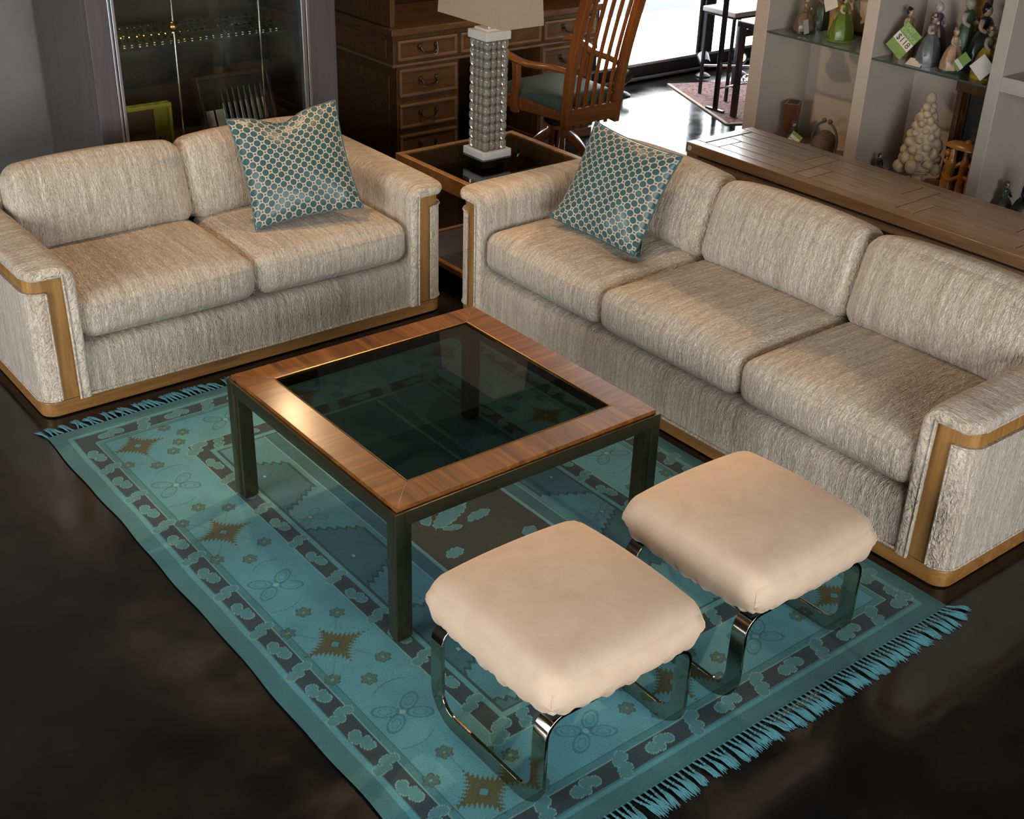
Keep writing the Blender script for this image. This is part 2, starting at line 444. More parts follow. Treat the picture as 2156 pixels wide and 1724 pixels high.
struct(MB().box(R_['x1'], R_['x1']+.1, R_['y0'], R_['y1'], 0, R_['h']).build('wall_right', WALL))
struct(MB().box(R_['x0'], 1.42, 2.40, 2.50, 0, R_['h']).build('wall_partition', WALL))
# side windows (out of the photograph, they let the daylight in)
def window_frame(name, axis, pos, op, nm):
    a, b, c, d = op
    w = bpy.data.objects.new(name, None); COL.objects.link(w); struct(w)
    def put(nm_, u0, u1, z0, z1, th, mat):
        if axis == 'x': return bx(nm_, mat, w, pos-th/2, pos+th/2, u0, u1, z0, z1, bevel=0)
        return bx(nm_, mat, w, u0, u1, pos-th/2, pos+th/2, z0, z1, bevel=0)
    put('sill', a, b, c, c+.06, .08, BLKFRAME); put('head', a, b, d-.06, d, .08, BLKFRAME)
    n = nm
    for i in range(n+1):
        u = a+.03+(b-a-.06)*i/n
        put('mullion', u-.03, u+.03, c+.06, d-.06, .08, BLKFRAME)
        if i < n: put('pane', u+.03, a+.03+(b-a-.06)*(i+1)/n-.03, c+.06, d-.06, .006, PANE)
    return w
window_frame('window_2', 'x', R_['x0']-.05, WIN_LEFT, 2)
window_frame('window_3', 'y', R_['y0']-.05, WIN_FRONT, 3)

# storefront glazing seen at the back
w1 = bpy.data.objects.new('window_1', None); COL.objects.link(w1); struct(w1)
yw = R_['y1']
bx('base_panel', BLKFRAME, w1, WIN_BACK[0]-.05, 7.6, yw-.03, yw+.001, 0, .105, bevel=.002)
bx('sill', ALU, w1, WIN_BACK[0], 7.6, yw-.035, yw+.10, .105, .125, bevel=.002)
for xm in (WIN_BACK[0]+.03, 5.44, 6.55):
    bx('mullion', BLKFRAME, w1, xm-.05, xm+.05, yw-.03, yw+.09, .125, WIN_BACK[3], bevel=.002)
    bx('mullion_edge', ALU, w1, xm-.085, xm-.052, yw+.0, yw+.08, .125, WIN_BACK[3], bevel=.001)
bx('head', BLKFRAME, w1, WIN_BACK[0], 7.6, yw-.03, yw+.09, WIN_BACK[3]-.06, WIN_BACK[3], bevel=.002)
for xa, xb in ((WIN_BACK[0]+.08, 5.39), (5.49, 6.5), (6.6, 7.55)):
    bx('pane', PANE, w1, xa, xb, yw+.035, yw+.041, .126, WIN_BACK[3]-.06, bevel=0)
# pavement and road outside
PAVE = plain('pale_concrete_pavement', (.78, .78, .76), .9, vary=.03, scale=3)
ROAD = plain('grey_asphalt', (.036, .038, .043), .9, vary=.08, scale=6)
struct(bx('floor_pavement', PAVE, None, -2, 16, yw+.11, 5.05, -.16, -.02, bevel=0))
struct(bx('floor_road', ROAD, None, -6, 30, 5.05, 22, -.26, -.05, bevel=0))
CONDUIT = plain('grey_conduit', (.22, .22, .23), .5)
o = MB().tube([(4.2, yw-.05, .022), (7.4, yw-.05, .022)], .012, 8).build('floor_conduit', CONDUIT, smooth=True)
tag(o, 'thin grey conduit running along the floor below the storefront window', 'conduit')

# ------------------------------------------------------------------ big teal rug
RX0, RX1, RY0, RY1 = -.355, 1.347, -1.682, .676
def rug_pattern(X, Y):
    H = lambda h: np.array(h, float)
    def lin(r, g, b): return np.array([((c/255)/12.92 if c/255 <= .04045 else ((c/255+.055)/1.055)**2.4) for c in (r, g, b)])
    C_edge = lin(70, 118, 118); C_light = lin(92, 150, 156); C_brown = lin(54, 68, 70); C_cloud = lin(82, 132, 134)
    C_main = lin(88, 148, 156); C_green = lin(72, 126, 128); C_dark = lin(48, 76, 78); C_star = lin(84, 86, 56); C_dot = lin(78, 110, 100)
    C_field = lin(78, 132, 140); C_deep = lin(58, 104, 112); C_mid = lin(54, 58, 46); C_out = lin(122, 168, 160)
    n = X.shape[0]
    col = np.tile(C_edge, (n, 1))
    dl, dr, db, df = X-RX0, RX1-X, RY1-Y, Y-RY0
    dx = np.minimum(dl, dr); dy = np.minimum(db, df)
    def setm(m, c, a=1.0): col[m] = col[m]*(1-a)+c*a
    def inside(ax, ay): return (dx > ax) & (dy > ay)
    setm(inside(.050, .048), C_light); setm(inside(.064, .060), C_green)
    setm(inside(.068, .064), C_brown)
    setm(inside(.119, .121), C_out); setm(inside(.122, .124), C_green); setm(inside(.142, .142), C_dark, .55); setm(inside(.145, .145), C_main)
    # flowers, stars and dots in the wide band
    def ell(cx, cy, a, b, th=0):
        c, s = math.cos(th), math.sin(th); u = (X-cx)*c+(Y-cy)*s; v = -(X-cx)*s+(Y-cy)*c
        return (u/a)**2+(v/b)**2
    def near(cx, cy, r): return (abs(X-cx) < r) & (abs(Y-cy) < r)
    def dot(cx, cy, r=.021):
        w = near(cx, cy, r*1.6); k = np.where(w)[0]
        if not len(k): return
        u, v = X[k]-cx, Y[k]-cy; rad = np.hypot(u, v); th = np.arctan2(v, u)
        edge = r*(1+.13*np.cos(6*th))
        a = rad < edge; b = (rad < edge) & ((rad > edge*.86) | (np.abs(np.cos(3*th)) < .09) & (rad > .25*r)); c2 = rad < .2*r
        col[k[a]] = C_dot; col[k[b]] = C_dot*.6; col[k[c2]] = C_out*.8
    def star(cx, cy, s=.062, flip=1):
        k = np.where(near(cx, cy, s*1.7))[0]
        if not len(k): return
        u, v = (X[k]-cx), (Y[k]-cy)
        p, q = np.abs(u), np.abs(v)
        saw = lambda t, per: np.abs((t/per) % 1-.5)*2
        # four stepped arms: body diamond plus toothed arms on the diagonals
        m = ((p/(s*1.45))**.62+(q/(s*1.30))**.62+.30*(saw(p-q+.004, .0165)-.5)) < 1.04
        hole = (p+q) < s*.22
        ring = ((p+q) > s*.22) & ((p+q) < s*.30)
        col[k[m]] = C_star; col[k[ring]] = C_star*.75; col[k[hole]] = C_main*.85
    def line(x0, y0, x1, y1, w, c, a=.7):
        L = math.hypot(x1-x0, y1-y0)
        t = ((X-x0)*(x1-x0)+(Y-y0)*(y1-y0))/(L*L); tt = np.clip(t, 0, 1)
        d = np.hypot(X-(x0+tt*(x1-x0)), Y-(y0+tt*(y1-y0)))
        setm(d < w, c, a)
    def butterfly(cx, cy, s=.07):
        k = np.where(near(cx, cy, s*2))[0]
        if not len(k): return
        for th in (35, 145, 215, 325):
            ex, ey = cx+s*.62*math.cos(math.radians(th)), cy+s*.62*math.sin(math.radians(th))
            c, sn = math.cos(math.radians(th)), math.sin(math.radians(th))
            u = (X[k]-ex)*c+(Y[k]-ey)*sn; v = -(X[k]-ex)*sn+(Y[k]-ey)*c
            e = (u/(s*.52))**2+(v/(s*.30))**2
            m = (e < 1) & (e > .60); col[k[m]] = col[k[m]]*.42+C_dark*1.4*.58
            m2 = (e < .30) & (e > .16); col[k[m2]] = col[k[m2]]*.6+C_dark*1.5*.4
        rr2 = np.hypot(X[k]-cx, Y[k]-cy); m = rr2 < s*.12; col[k[m]] = C_out
    def scroll(cx, cy, r, a0, a1):
        for i in range(26):
            a = math.radians(a0+(a1-a0)*i/26); b = math.radians(a0+(a1-a0)*(i+1)/26)
            line(cx+r*math.cos(a), cy+r*math.sin(a), cx+r*math.cos(b), cy+r*math.sin(b), .0016, C_dark, .35)
    rad6 = [(0,.166),(.074,.112),(-.078,.112),(.074,-.117),(-.078,-.117),(0,-.168)]
    for sx in (0, 1):
        xs = -.131 if not sx else RX0+RX1+.131
        for ys in (-.17, -.813):
            for (ax, ay) in rad6:
                if ay*ax != 0 and abs(ay) > .05: line(xs+math.copysign(.03, ax), ys+math.copysign(.05, ay), xs+ax, ys+ay, .0014, C_dark, .4)
                dot(xs+ax, ys+ay)
            star(xs, ys)
        for yb in (.155, -.492, -1.133):
            butterfly(xs, yb); scroll(xs+.03, yb+.03, .085, 60, 130); scroll(xs-.03, yb-.03, .085, 240, 310)
    for cx, sgn in ((-.128, 1), (RX0+RX1+.128, -1)):
        for cy, ss in ((.455, 1), (RY0+RY1-.455, -1)):
            for ax, ay in ((.12,.06),(.16,0),(.12,-.055),(.08,-.1),(-.077,-.1),(0,-.155)):
                dot(cx+sgn*ax, cy+ss*ay)
            line(cx+sgn*.03, cy+ss*.02, cx+sgn*.12, cy+ss*.06, .0014, C_dark, .4); line(cx, cy-ss*.05, cx-sgn*.0, cy-ss*.155, .0014, C_dark, .4)
            star(cx, cy)
    for yy, ss in ((-1.452, 1), (.452, -1)):
        xc = .49
        for ax, ay in ((.165,0),(.112,.06),(.112,-.06),(-.165,0),(-.112,.06),(-.112,-.06)): dot(xc+ax, yy+ay)
        star(xc, yy)
        for xb in (.19, .80): butterfly(xb, yy)
    # inner border
    bx_, by_ = .353, .322
    setm(inside(bx_, by_), C_out); setm(inside(bx_+.003, by_+.003), C_dark); setm(inside(bx_+.006, by_+.006), C_brown)
    setm(inside(bx_+.050, by_+.060), C_dark); setm(inside(bx_+.053, by_+.063), C_light, .9); setm(inside(bx_+.070, by_+.080), C_dark); setm(inside(bx_+.077, by_+.088), C_field)
    # clouds: little groups of lobes in the two brown bands
    def cloud(cx, cy, th, s=1.0):
        k = np.where(near(cx, cy, .07))[0]
        if not len(k): return
        c, sn = math.cos(th), math.sin(th)
        u = (X[k]-cx)*c+(Y[k]-cy)*sn; v = -(X[k]-cx)*sn+(Y[k]-cy)*c
        f = np.full(len(k), 9.0)
        for a, b, ra in ((-.024,.004,.0155),(-.007,-.006,.013),(.008,.006,.0145),(.025,-.004,.0155),(-.015,.009,.011),(.018,.008,.011)):
            f = np.minimum(f, np.hypot(u-a*s, v-b*s)/(ra*s))
        m = f < 1; col[k[m]] = C_cloud
        e = (f < 1) & (f > .86); col[k[e]] = C_out
    i = 0
    for t in np.arange(.468, RY0+.1, -.1015):
        for xx in (-.285+.022-.0225, RX0+RX1+.285): cloud(xx if xx > .5 else -.2615, t, (.5 if i % 2 else 1.9), 1.06)
        i += 1
    for x in np.arange(.071-.24, RX1-.08, .119):
        cloud(x, RY0+.092, (.25 if i % 2 else 1.2), 1.14); cloud(x, RY1-.092, (.25 if i % 2 else 1.2), 1.14); i += 1
    for t in np.arange(.201, -1.28, -.1085):
        for xx in (.026, RX0+RX1-.026): cloud(xx, t, (.5 if i % 2 else 1.9), 1.0)
        i += 1
    for x in np.arange(.10, .95, .112):
        cloud(x, RY0+by_+.034, (.25 if i % 2 else 1.2), .95); cloud(x, RY1-by_-.034, (.25 if i % 2 else 1.2), .95); i += 1
    for cx in (.022, RX0+RX1-.022):
        for cy in (RY0+by_+.03, RY1-by_-.03): cloud(cx, cy, .8, 1.25)
    # field with saw-toothed trapezoids on both long sides
    inn = (dx > bx_+.077) & (dy > by_+.088)
    U = np.where(X < (RX0+RX1)/2, X-RX0, RX1-X)-(bx_+.077)     # depth from the field's edge
    per = .462; top0 = .16
    ph = (top0-Y) % per
    tooth = .019*(np.abs(((U/.0245) % 1)-.5)*2-.5)
    a0 = .60*U; a1 = .345-.60*U
    inside_t = (ph > a0+tooth) & (ph < a1+tooth) & (U < .145) & inn
    edge_t = inn & (U < .150) & (((np.abs(ph-(a0+tooth)) < .0065)) | (np.abs(ph-(a1+tooth)) < .0065) | ((np.abs(U-.145) < .0045) & (ph > a0) & (ph < a1)))
    setm(inside_t, C_deep); setm(edge_t, C_dark)
    setm(inn & (U > .165) & (U < .168), C_out); setm(inn & (U > .168) & (U < .215), C_deep*.95); setm(inn & (U > .215) & (U < .225), C_out, .6)
    ctr = inn & (U > .225)
    setm(ctr, C_deep*.9); mid = ctr & (Y < -.29) & (Y > -.74); setm(mid, C_mid)
    setm(ctr & ((abs(Y+.29) < .008) | (abs(Y+.74) < .008)), C_out, .5)
    for yb in (.04, -.25, -.5, -.75, -1.02):
        for xb in (.12, RX0+RX1-.12): butterfly(xb, yb, .05)
    for (cx, cy, a, b, th) in ((.47,-.49,.085,.03,.4), (.40,-.46,.04,.02,1.2), (.545,-.54,.045,.02,.1), (.50,-.42,.03,.02,.3), (.44,-.55,.03,.015,-.3), (.37,-.66,.03,.022,.2), (.62,-.70,.03,.02,.4), (.33,-.35,.03,.02,.4), (.62,-.36,.03,.02,.4)):
        e = ell(cx, cy, a, b, th); wob = 1+.25*np.sin(X*190)*np.cos(Y*170)
        m = mid & (e < wob); setm(m, C_field*.9); setm(mid & (e < wob) & (e > wob*.8), C_out, .6)
    scroll(.45, -.62, .06, 80, 200); scroll(.40, -.55, .09, 250, 330)
    # washed-out, mottled dyeing
    def vn(fx, fy, seed):
        rng = np.random.RandomState(seed); G = rng.rand(64, 64)
        gx, gy = (X-RX0)*fx, (Y-RY0)*fy
        i0 = np.floor(gx).astype(int); j0 = np.floor(gy).astype(int); fx_, fy_ = gx-i0, gy-j0
        fx_ = fx_*fx_*(3-2*fx_); fy_ = fy_*fy_*(3-2*fy_)
        g = lambda i, j: G[i % 64, j % 64]
        return (g(i0,j0)*(1-fx_)+g(i0+1,j0)*fx_)*(1-fy_)+(g(i0,j0+1)*(1-fx_)+g(i0+1,j0+1)*fx_)*fy_
    mot = .55*vn(5, 5, 1)+.3*vn(13, 13, 2)+.15*vn(40, 40, 3)
    col *= (.53+.42*mot)[:, None]
    blue = vn(4, 4, 5)
    col *= (1+np.outer(blue-.5, np.array([-.25, -.02, .18])))
    return np.clip(col, 0, 1)
def make_rug():
    t = thing('area_rug', 'large teal overdyed rug with brown borders and fringed ends under the coffee table', 'rug', (0, 0, 0))
    nx, ny = 560, 776
    xs = np.linspace(RX0, RX1, nx); ys = np.linspace(RY0, RY1, ny)
    X, Y = np.meshgrid(xs, ys); X = X.ravel(); Y = Y.ravel()
    col = rug_pattern(X, Y)
    wl = .0025*np.sin(Y*9+1)+.0015*np.sin(Y*23)          # slightly uneven selvedges
    k = np.clip(1-(X-RX0)/.12, 0, 1); X2 = X+wl*k-.004*np.clip((-Y)/1.6, 0, 1)*k
    k2 = np.clip(1-(RX1-X)/.12, 0, 1); X2 = X2+wl*k2*.7
    Z = .0065+.0006*np.sin(X*31)*np.sin(Y*27)
    me = bpy.data.meshes.new('rug_pile')
    nv = nx*ny; me.vertices.add(nv); me.vertices.foreach_set('co', np.stack([X2, Y, Z], 1).ravel().astype(np.float32))
    i = np.arange(nx-1)[None, :]+(np.arange(ny-1)*nx)[:, None]; q = np.stack([i, i+1, i+1+nx, i+nx], -1).reshape(-1, 4)
    nf = q.shape[0]; me.loops.add(nf*4); me.loops.foreach_set('vertex_index', q.ravel().astype(np.int32))
    me.polygons.add(nf); me.polygons.foreach_set('loop_start', np.arange(0, nf*4, 4, dtype=np.int32))
    me.update(calc_edges=True); me.validate()
    at = me.color_attributes.new('dye', 'FLOAT_COLOR', 'POINT')
    at.data.foreach_set('color', np.concatenate([col, np.ones((nv, 1))], 1).ravel().astype(np.float32))
    m, nt, out = newmat('teal_rug_pile'); b = bsdf(nt, out, (.1, .2, .2), .92, 0, .15, 0, .15)
    a = N(nt, 'ShaderNodeAttribute'); a.attribute_name = 'dye'
    c = coords(nt); n = N(nt, 'ShaderNodeTexNoise'); n.inputs['Scale'].default_value = 330; n.inputs['Detail'].default_value = 2
    nt.links.new(c, n.inputs['Vector'])
    r = ramp(nt, [(.3, (.78, .78, .78)), (.7, (1.15, 1.15, 1.15))]); nt.links.new(n.outputs['Fac'], r.inputs[0])
    mx = N(nt, 'ShaderNodeMix', data_type='RGBA', blend_type='MULTIPLY'); mx.inputs[0].default_value = 1
    nt.links.new(a.outputs['Color'], mx.inputs[6]); nt.links.new(r.outputs[0], mx.inputs[7]); nt.links.new(mx.outputs[2], b.inputs['Base Color'])
    bp = N(nt, 'ShaderNodeBump'); bp.inputs['Strength'].default_value = .4; bp.inputs['Distance'].default_value = .003
    nt.links.new(n.outputs['Fac'], bp.inputs['Height']); nt.links.new(bp.outputs[0], b.inputs['Normal'])
    me.materials.append(m)
    link('rug_pile', me, t)
    bk = plain('rug_backing', (.05, .1, .1), .95)
    bx('rug_backing', bk, t, RX0+.012, RX1-.008, RY0+.003, RY1-.003, .0005, .0055, bevel=0)
    # fringe: knotted tassels
    tm = plain('teal_fringe_yarn', (.050, .175, .20), .9, sheen=.2, vary=.3, scale=60)
    var = []
    for vi in range(8):
        mb = MB(); rng = random.Random(vi)
        L = .066+.014*rng.random(); lean = rng.uniform(-.010, .010)
        mb.tube([(0, .002, .006), (0, -.008, .0066), (lean*.25, -.020, .0062)], [.0022, .0028, .0026], 6)
        mb.ball((lean*.25, -.020, .0062), .0040, 6, 5)
        for s in range(9):
            sp = (s-4)*.0009; ex = lean+(s-4)*.0021+rng.uniform(-.0015, .0015)
            LL = L*rng.uniform(.82, 1.06); hz = .0075*rng.random()
            pts = [(lean*.25+sp*.5, -.019, .006), (lean*.5+sp, -.034, .0055+hz*.5), (lean*.8+(sp+ex-lean)*.6, -.05, .004+hz*.35), (ex, -LL, .0016)]
            mb.tube(pts, [.0016, .0017, .0015, .0008], 4)
        var.append(mb.mesh('tassel', tm, smooth=True))
    rng = random.Random(3)
    nT = 98
    for i in range(nT):
        x = RX0+.006+(RX1-RX0-.012)*i/(nT-1)
        rz = rng.gauss(0, .10)
        if i > nT-5: rz += .5*(i-(nT-5))/4
        link('tassel', rng.choice(var), t, (x-.008*(1-i/nT), RY0, 0), (0, 0, rz+.12))
        rz = rng.gauss(.15, .16)
        link('tassel', rng.choice(var), t, (x, RY1, 0), (0, 0, PI+rz))
make_rug()

# ------------------------------------------------------------------ coffee table
def make_coffee_table():
    t = thing('coffee_table', 'square walnut coffee table with smoked glass top and bronze metal legs', 'coffee table', (0, -.914, .0078))
    W, D, H = .92, .914, .4067
    rail = .042; lw = .052
    # legs: square post with a proud outer corner strip, as in the photograph
    for sx, sy in ((0,0),(1,0),(1,1),(0,1)):
        X = lambda a: a if not sx else W-a
        Y = lambda a: a if not sy else D-a
        poly = [(0,.0),(.030,.0),(.030,.006),(lw,.006),(lw,lw),(.006,lw),(.006,.030),(0,.030)]
        poly = [(X(a), Y(b)) for a, b in poly]
        lg = MB().prism(poly, .006, H).build('leg', BRONZE, t, bevel=.0015, seg=1)
        MB().prism([(X(a), Y(b)) for a, b in ((.008,.008),(lw-.006,.008),(lw-.006,lw-.006),(.008,lw-.006))], 0, .006).build('glide', BLACK, lg)
    z0, z1 = H-rail, H
    bx('apron', BRONZE, t, .030, W-.030, .0, .022, z0, z1, .0015, 1); bx('apron', BRONZE, t, .030, W-.030, D-.022, D, z0, z1, .0015, 1)
    bx('apron', BRONZE, t, .0, .022, .030, D-.030, z0, z1, .0015, 1); bx('apron', BRONZE, t, W-.022, W, .030, D-.030, z0, z1, .0015, 1)
    # mitred veneer frame
    i0, g = .011, .105; zt = H+.012; zb = H-.004
    P = lambda x, y, z: (x, y, z)
    A = [(i0,i0),(W-i0,i0),(W-i0,D-i0),(i0,D-i0)]; B = [(g,g),(W-g,g),(W-g,D-g),(g,D-g)]
    for k in range(4):
        a, b, c, d = A[k], A[(k+1)%4], B[(k+1)%4], B[k]
        e = .0004
        MB().hexa([(*a,zb),(*b,zb),(*c,zb),(*d,zb)], [(*a,zt),(*b,zt),(*c,zt),(*d,zt)]).build('top_board', WALX if k % 2 == 0 else WALY, t, bevel=.0007, seg=1)
    # brass bead round the glass
    for k in range(4):
        a, b = B[k], B[(k+1)%4]
        MB().tube([(*a, zt-.0005), (*b, zt-.0008)], .0024, 8).build('brass_bead', BRASS, t, smooth=True)
    bx('glass_pane', SMOKE, t, g-.004, W-g+.004, g-.004, D-g+.004, zt-.010, zt-.003, bevel=0)
    # inner rails under the glass
    for a in ((g-.03, W-g+.03, g-.02, g-.004),(g-.03, W-g+.03, D-g+.004, D-g+.02),(g-.02, g-.004, g, D-g),(W-g+.004, W-g+.02, g, D-g)):
        bx('inner_rail', WALX, t, *a, H-.03, H-.005, bevel=0)
make_coffee_table()

# ------------------------------------------------------------------ the two sofas
def make_sofa(name, label, L, nseat, loc, rz):
    t = thing(name, label, 'sofa', loc, rz)
    D, aw = .82, .168; R = .05
    MB().prism(roundrect(.0, L, .0, D, R, 8), .004, .058).build('plinth', OAKX, t, bevel=.004)
    bx('plinth_foot', BLACK, t, .03, L-.03, .03, D-.03, 0, .006, bevel=0)
    for side in (0, 1):
        X = (lambda a: a) if not side else (lambda a: L-a)
        # wooden side frame
        pl = [(aw-.036, .003), (aw-.036, D-.02), (.006, D-.02)]+arc(.006+R, .003+R, R, 180, 270, 8)
        MB().prism([(X(a), b) for a, b in pl], .058, .528).build('side_frame', OAK, t, bevel=.003)
        # outer upholstered panel wrapping the front corner
        def offs(d):
            return [(.064, .003-d)]+[(.006+R+(R+d)*math.cos(math.radians(a)), .003+R+(R+d)*math.sin(math.radians(a))) for a in range(270, 179, -9)]+[(.006-d, D-.03)]
        po, pi_ = offs(.009), offs(-.004)
        poly = po+pi_[::-1]
        pn = MB().prism([(X(a), b) for a, b in poly], .064, .467).build('outer_panel', TWY, t, bevel=.006, seg=3)
        pp = offs(.0095)
        zs0, zs1 = .067, .464
        path = [(X(a), b, zs1) for a, b in reversed(pp)]+[(X(pp[0][0]), pp[0][1], zs0)]+[(X(a), b, zs0) for a, b in pp[1:]]
        MB().tube(path, .0042, 6).build('piping', TWY, pn, smooth=True)
        # inner arm with rolled top
        def prof(xo, ins=0.0, dz=0.0):
            p = [(aw, .054), (aw, .25), (aw, .44)]
            p += [(aw-.058+.058*math.cos(math.radians(a)), .492+dz+.070*math.sin(math.radians(a))) for a in range(10, 91, 10)]
            p += [(aw-.085, .561+dz), (xo+.035, .556+dz)]
            p += [(xo+.012+.020*math.cos(math.radians(a)), .536+dz+.019*math.sin(math.radians(a))) for a in range(90, 271, 22)]
            p += [(xo+.030, .519+dz*.5), (aw-.044, .519+dz*.5), (aw-.042, .40), (aw-.040, .054)]
            if ins:
                n = len(p); out = []
                for i in range(n):
                    a, b = Vector(p[i-1]), Vector(p[(i+1) % n]); tt = (b-a).normalized(); nn = Vector((-tt.y, tt.x))
                    out.append((p[i][0]+nn.x*ins, p[i][1]+nn.y*ins))
                p = out
            return p
        rings = []
        for y in (-.016, -.0145, -.011, -.005, .004, .012, .02, .03, .04, .05, .07, .10, .16, .25, .4, .6, .74, .80, D-.005):
            ins = {-.016: .013, -.0145: .008, -.011: .0035, -.005: .0008}.get(y, 0.0)
            yy = max(y+.016, 0); Rr = .052
            xo = Rr-math.sqrt(max(0, Rr*Rr-sq(Rr-yy))) if yy < Rr else 0
            dz = -.010*max(0, 1-yy/.12)**2+.006*min(1, yy/.5)
            rings.append([(X(a), y, z) for a, z in prof(xo, ins, dz)])
        am = MB().loft(rings).build('arm_upholstery', TWY, t, smooth=True)
        wp = [(X(aw-.041), -.013, .056), (X(aw-.042), -.013, .3), (X(aw-.045), -.013, .505), (X(aw-.052), -.013, .516), (X(.07), -.012, .517), (X(.045), -.005, .516), (X(.02), .016, .516), (X(.004), .05, .516), (X(.002), .10, .517), (X(.002), D-.05, .523)]
        MB().tube(smoothpath(wp, 4), .0045, 6).build('piping', TWY, am, smooth=True)
    # back frame, outer back panel and padded top rail
    MB().box(.12, L-.12, D-.10, D-.012, .052, .53).build('back_frame', OAKX, t, bevel=.003)
    MB().box(.03, L-.03, D-.014, D+.006, .056, .48).build('back_panel', TWX, t, bevel=.006)
    rings = []
    pr_ = [(D-.16, .25), (D-.15, .50), (D-.12, .55), (D-.07, .566), (D-.02, .562), (D+.006, .548), (D+.004, .525), (D-.03, .52), (D-.10, .51), (D-.11, .25)]
    for x in (.01, .02, .05, L/2, L-.05, L-.02, L-.01): rings.append([(x, a, z-(.012 if x in (.01, L-.01) else 0)) for a, z in pr_])
    MB().loft(rings).build('back_upholstery', TWX, t, smooth=True)
    # front rail
    f = MB()
    rings = []
    for x, e in ((aw-.03, .004), (aw+.012, .002), (aw+.03, -.002), (L/2, -.005), (L-aw-.03, -.002), (L-aw-.012, .002), (L-aw+.03, .004)):
        rings.append([(x, e-.001, .056), (x, e-.004, .12), (x, e-.002, .19), (x, e+.006, .222), (x, e+.018, .236), (x, e+.04, .242), (x, .16, .243), (x, .16, .056)])
    fr = f.loft(rings).build('front_rail', TWX, t, smooth=True)
    MB().tube([(aw-.02, -.006, .064), (aw+.02, -.008, .063), (L/2, -.012, .062), (L-aw-.02, -.008, .063), (L-aw+.02, -.006, .064)], .0052, 8).build('piping', TWX, fr, smooth=True)
    bx('seat_deck', TWX, t, aw-.01, L-aw+.01, .10, D-.1, .20, .250, bevel=0)
    sw = (L-2*aw)/nseat
    for k in range(nseat):
        cx = aw+sw*(k+.5)
        rng = random.Random(k+int(L*10))
        ph = rng.random()*6
        dent = (.66, .315) if (nseat == 3 and k == 0) else None
        def post(p, x, y, z, ph=ph, cx=cx, dent=dent):
            p.z += .0035*math.sin(p.x*9+ph)*math.cos(p.y*8+ph)*(1 if z > 0 else .3)
            if dent and z > 0:      # the pillow's lower edge presses into this cushion
                X_, Y_ = cx+p.x-dent[0], p.y+.288-dent[1]
                p.z -= .050*math.exp(-(X_*X_/.018+Y_*Y_/.0075))*min(1, z*1.3)
            return p
        d, h = .60, .160; r = .052
        m4 = Matrix.Translation((cx, -.012+d/2, .257+h/2))
        mb, fm = cushion(sw-.003, d, h, r, .020, .012, (14, 12, 3), m4, post)
        sc = mb.build('seat_cushion', TWX, t, smooth=True)
        # seam round the boxed edge
        for zz in (.58,):
            loop = []
            for i in range(25): loop.append(m4 @ (fm(-.97+1.94*i/24, -1, zz)+Vector((0, -.0006, 0))))
            MB().tube(loop, .0022, 5).build('seam', TWX, sc, smooth=True)
        # back cushion, tipped back
        d2, h2 = .19, .315
        tilt = Matrix.Rotation(math.radians(-15), 4, 'X')
        m5 = Matrix.Translation((cx, .605, .545)) @ tilt
        def post2(p, x, y, z, ph=ph):
            p.y += .005*math.sin(p.x*8+ph)*math.cos(p.z*9+ph)
            p.z += (.008*(1-x*x) if z > .5 else 0)
            if z > .2: p.x *= 1-.012*(z-.2)
            return p
        mb, fm2 = cushion(sw+.004, d2, h2, .058, .012, .028, (14, 4, 8), m5, post2)
        bc = mb.build('back_cushion', TWX, t, smooth=True)
        loop = [m5 @ (fm2(-.95+1.9*i/24, -1+.0, .60)+Vector((0, .003, 0))) for i in range(25)]
        MB().tube(loop, .0018, 5).build('seam', TWX, bc, smooth=True)
    return t
make_sofa('loveseat', 'two-seat cream tweed loveseat with honey oak frame, backed by the glass display cabinet', 1.672, 2, (-.31, .80, 0), 0)
make_sofa('sofa', 'long three-seat cream tweed sofa with honey oak frame along the right', 2.357, 3, (1.39, .727, 0), -PI/2)

# ------------------------------------------------------------------ scatter pillows
def mat_dots():
    m, nt, out = newmat('teal_ring_velvet')
    b = bsdf(nt, out, (.05, .13, .13), .5, 0, .35, 0, .35)
    b.inputs['Sheen Tint'].default_value = (.7, .95, .9, 1)
    c = coords(nt, (1/.0285, 1/.0285, 1), 'UV', (0, 0, math.radians(45)))
    v = N(nt, 'ShaderNodeTexVoronoi', voronoi_dimensions='2D', feature='F1'); v.inputs['Scale'].default_value = 1; v.inputs['Randomness'].default_value = 0
    nt.links.new(c, v.inputs['Vector'])
    r = ramp(nt, [(0, (.036, .100, .100)), (.435, (.026, .070, .071)), (.445, (.44, .355, .265)), (.585, (.46, .37, .28)), (.60, (.06, .075, .06)), (1, (.05, .07, .055))], 'LINEAR')
    nt.links.new(v.outputs['Distance'], r.inputs[0]); nt.links.new(r.outputs[0], b.inputs['Base Color'])
    rg = ramp(nt, [(.43, (.34, .34, .34)), (.45, (.62, .62, .62))]); nt.links.new(v.outputs['Distance'], rg.inputs[0]); nt.links.new(rg.outputs[0], b.inputs['Roughness'])
    bp = N(nt, 'ShaderNodeBump'); bp.inputs['Strength'].default_value = .35; bp.inputs['Distance'].default_value = .002; bp.invert = True
    nt.links.new(rg.outputs[0], bp.inputs['Height']); nt.links.new(bp.outputs[0], b.inputs['Normal'])
    return m
DOTS = mat_dots()
PIPE = plain('teal_piping', (.03, .085, .082), .5, sheen=.3)
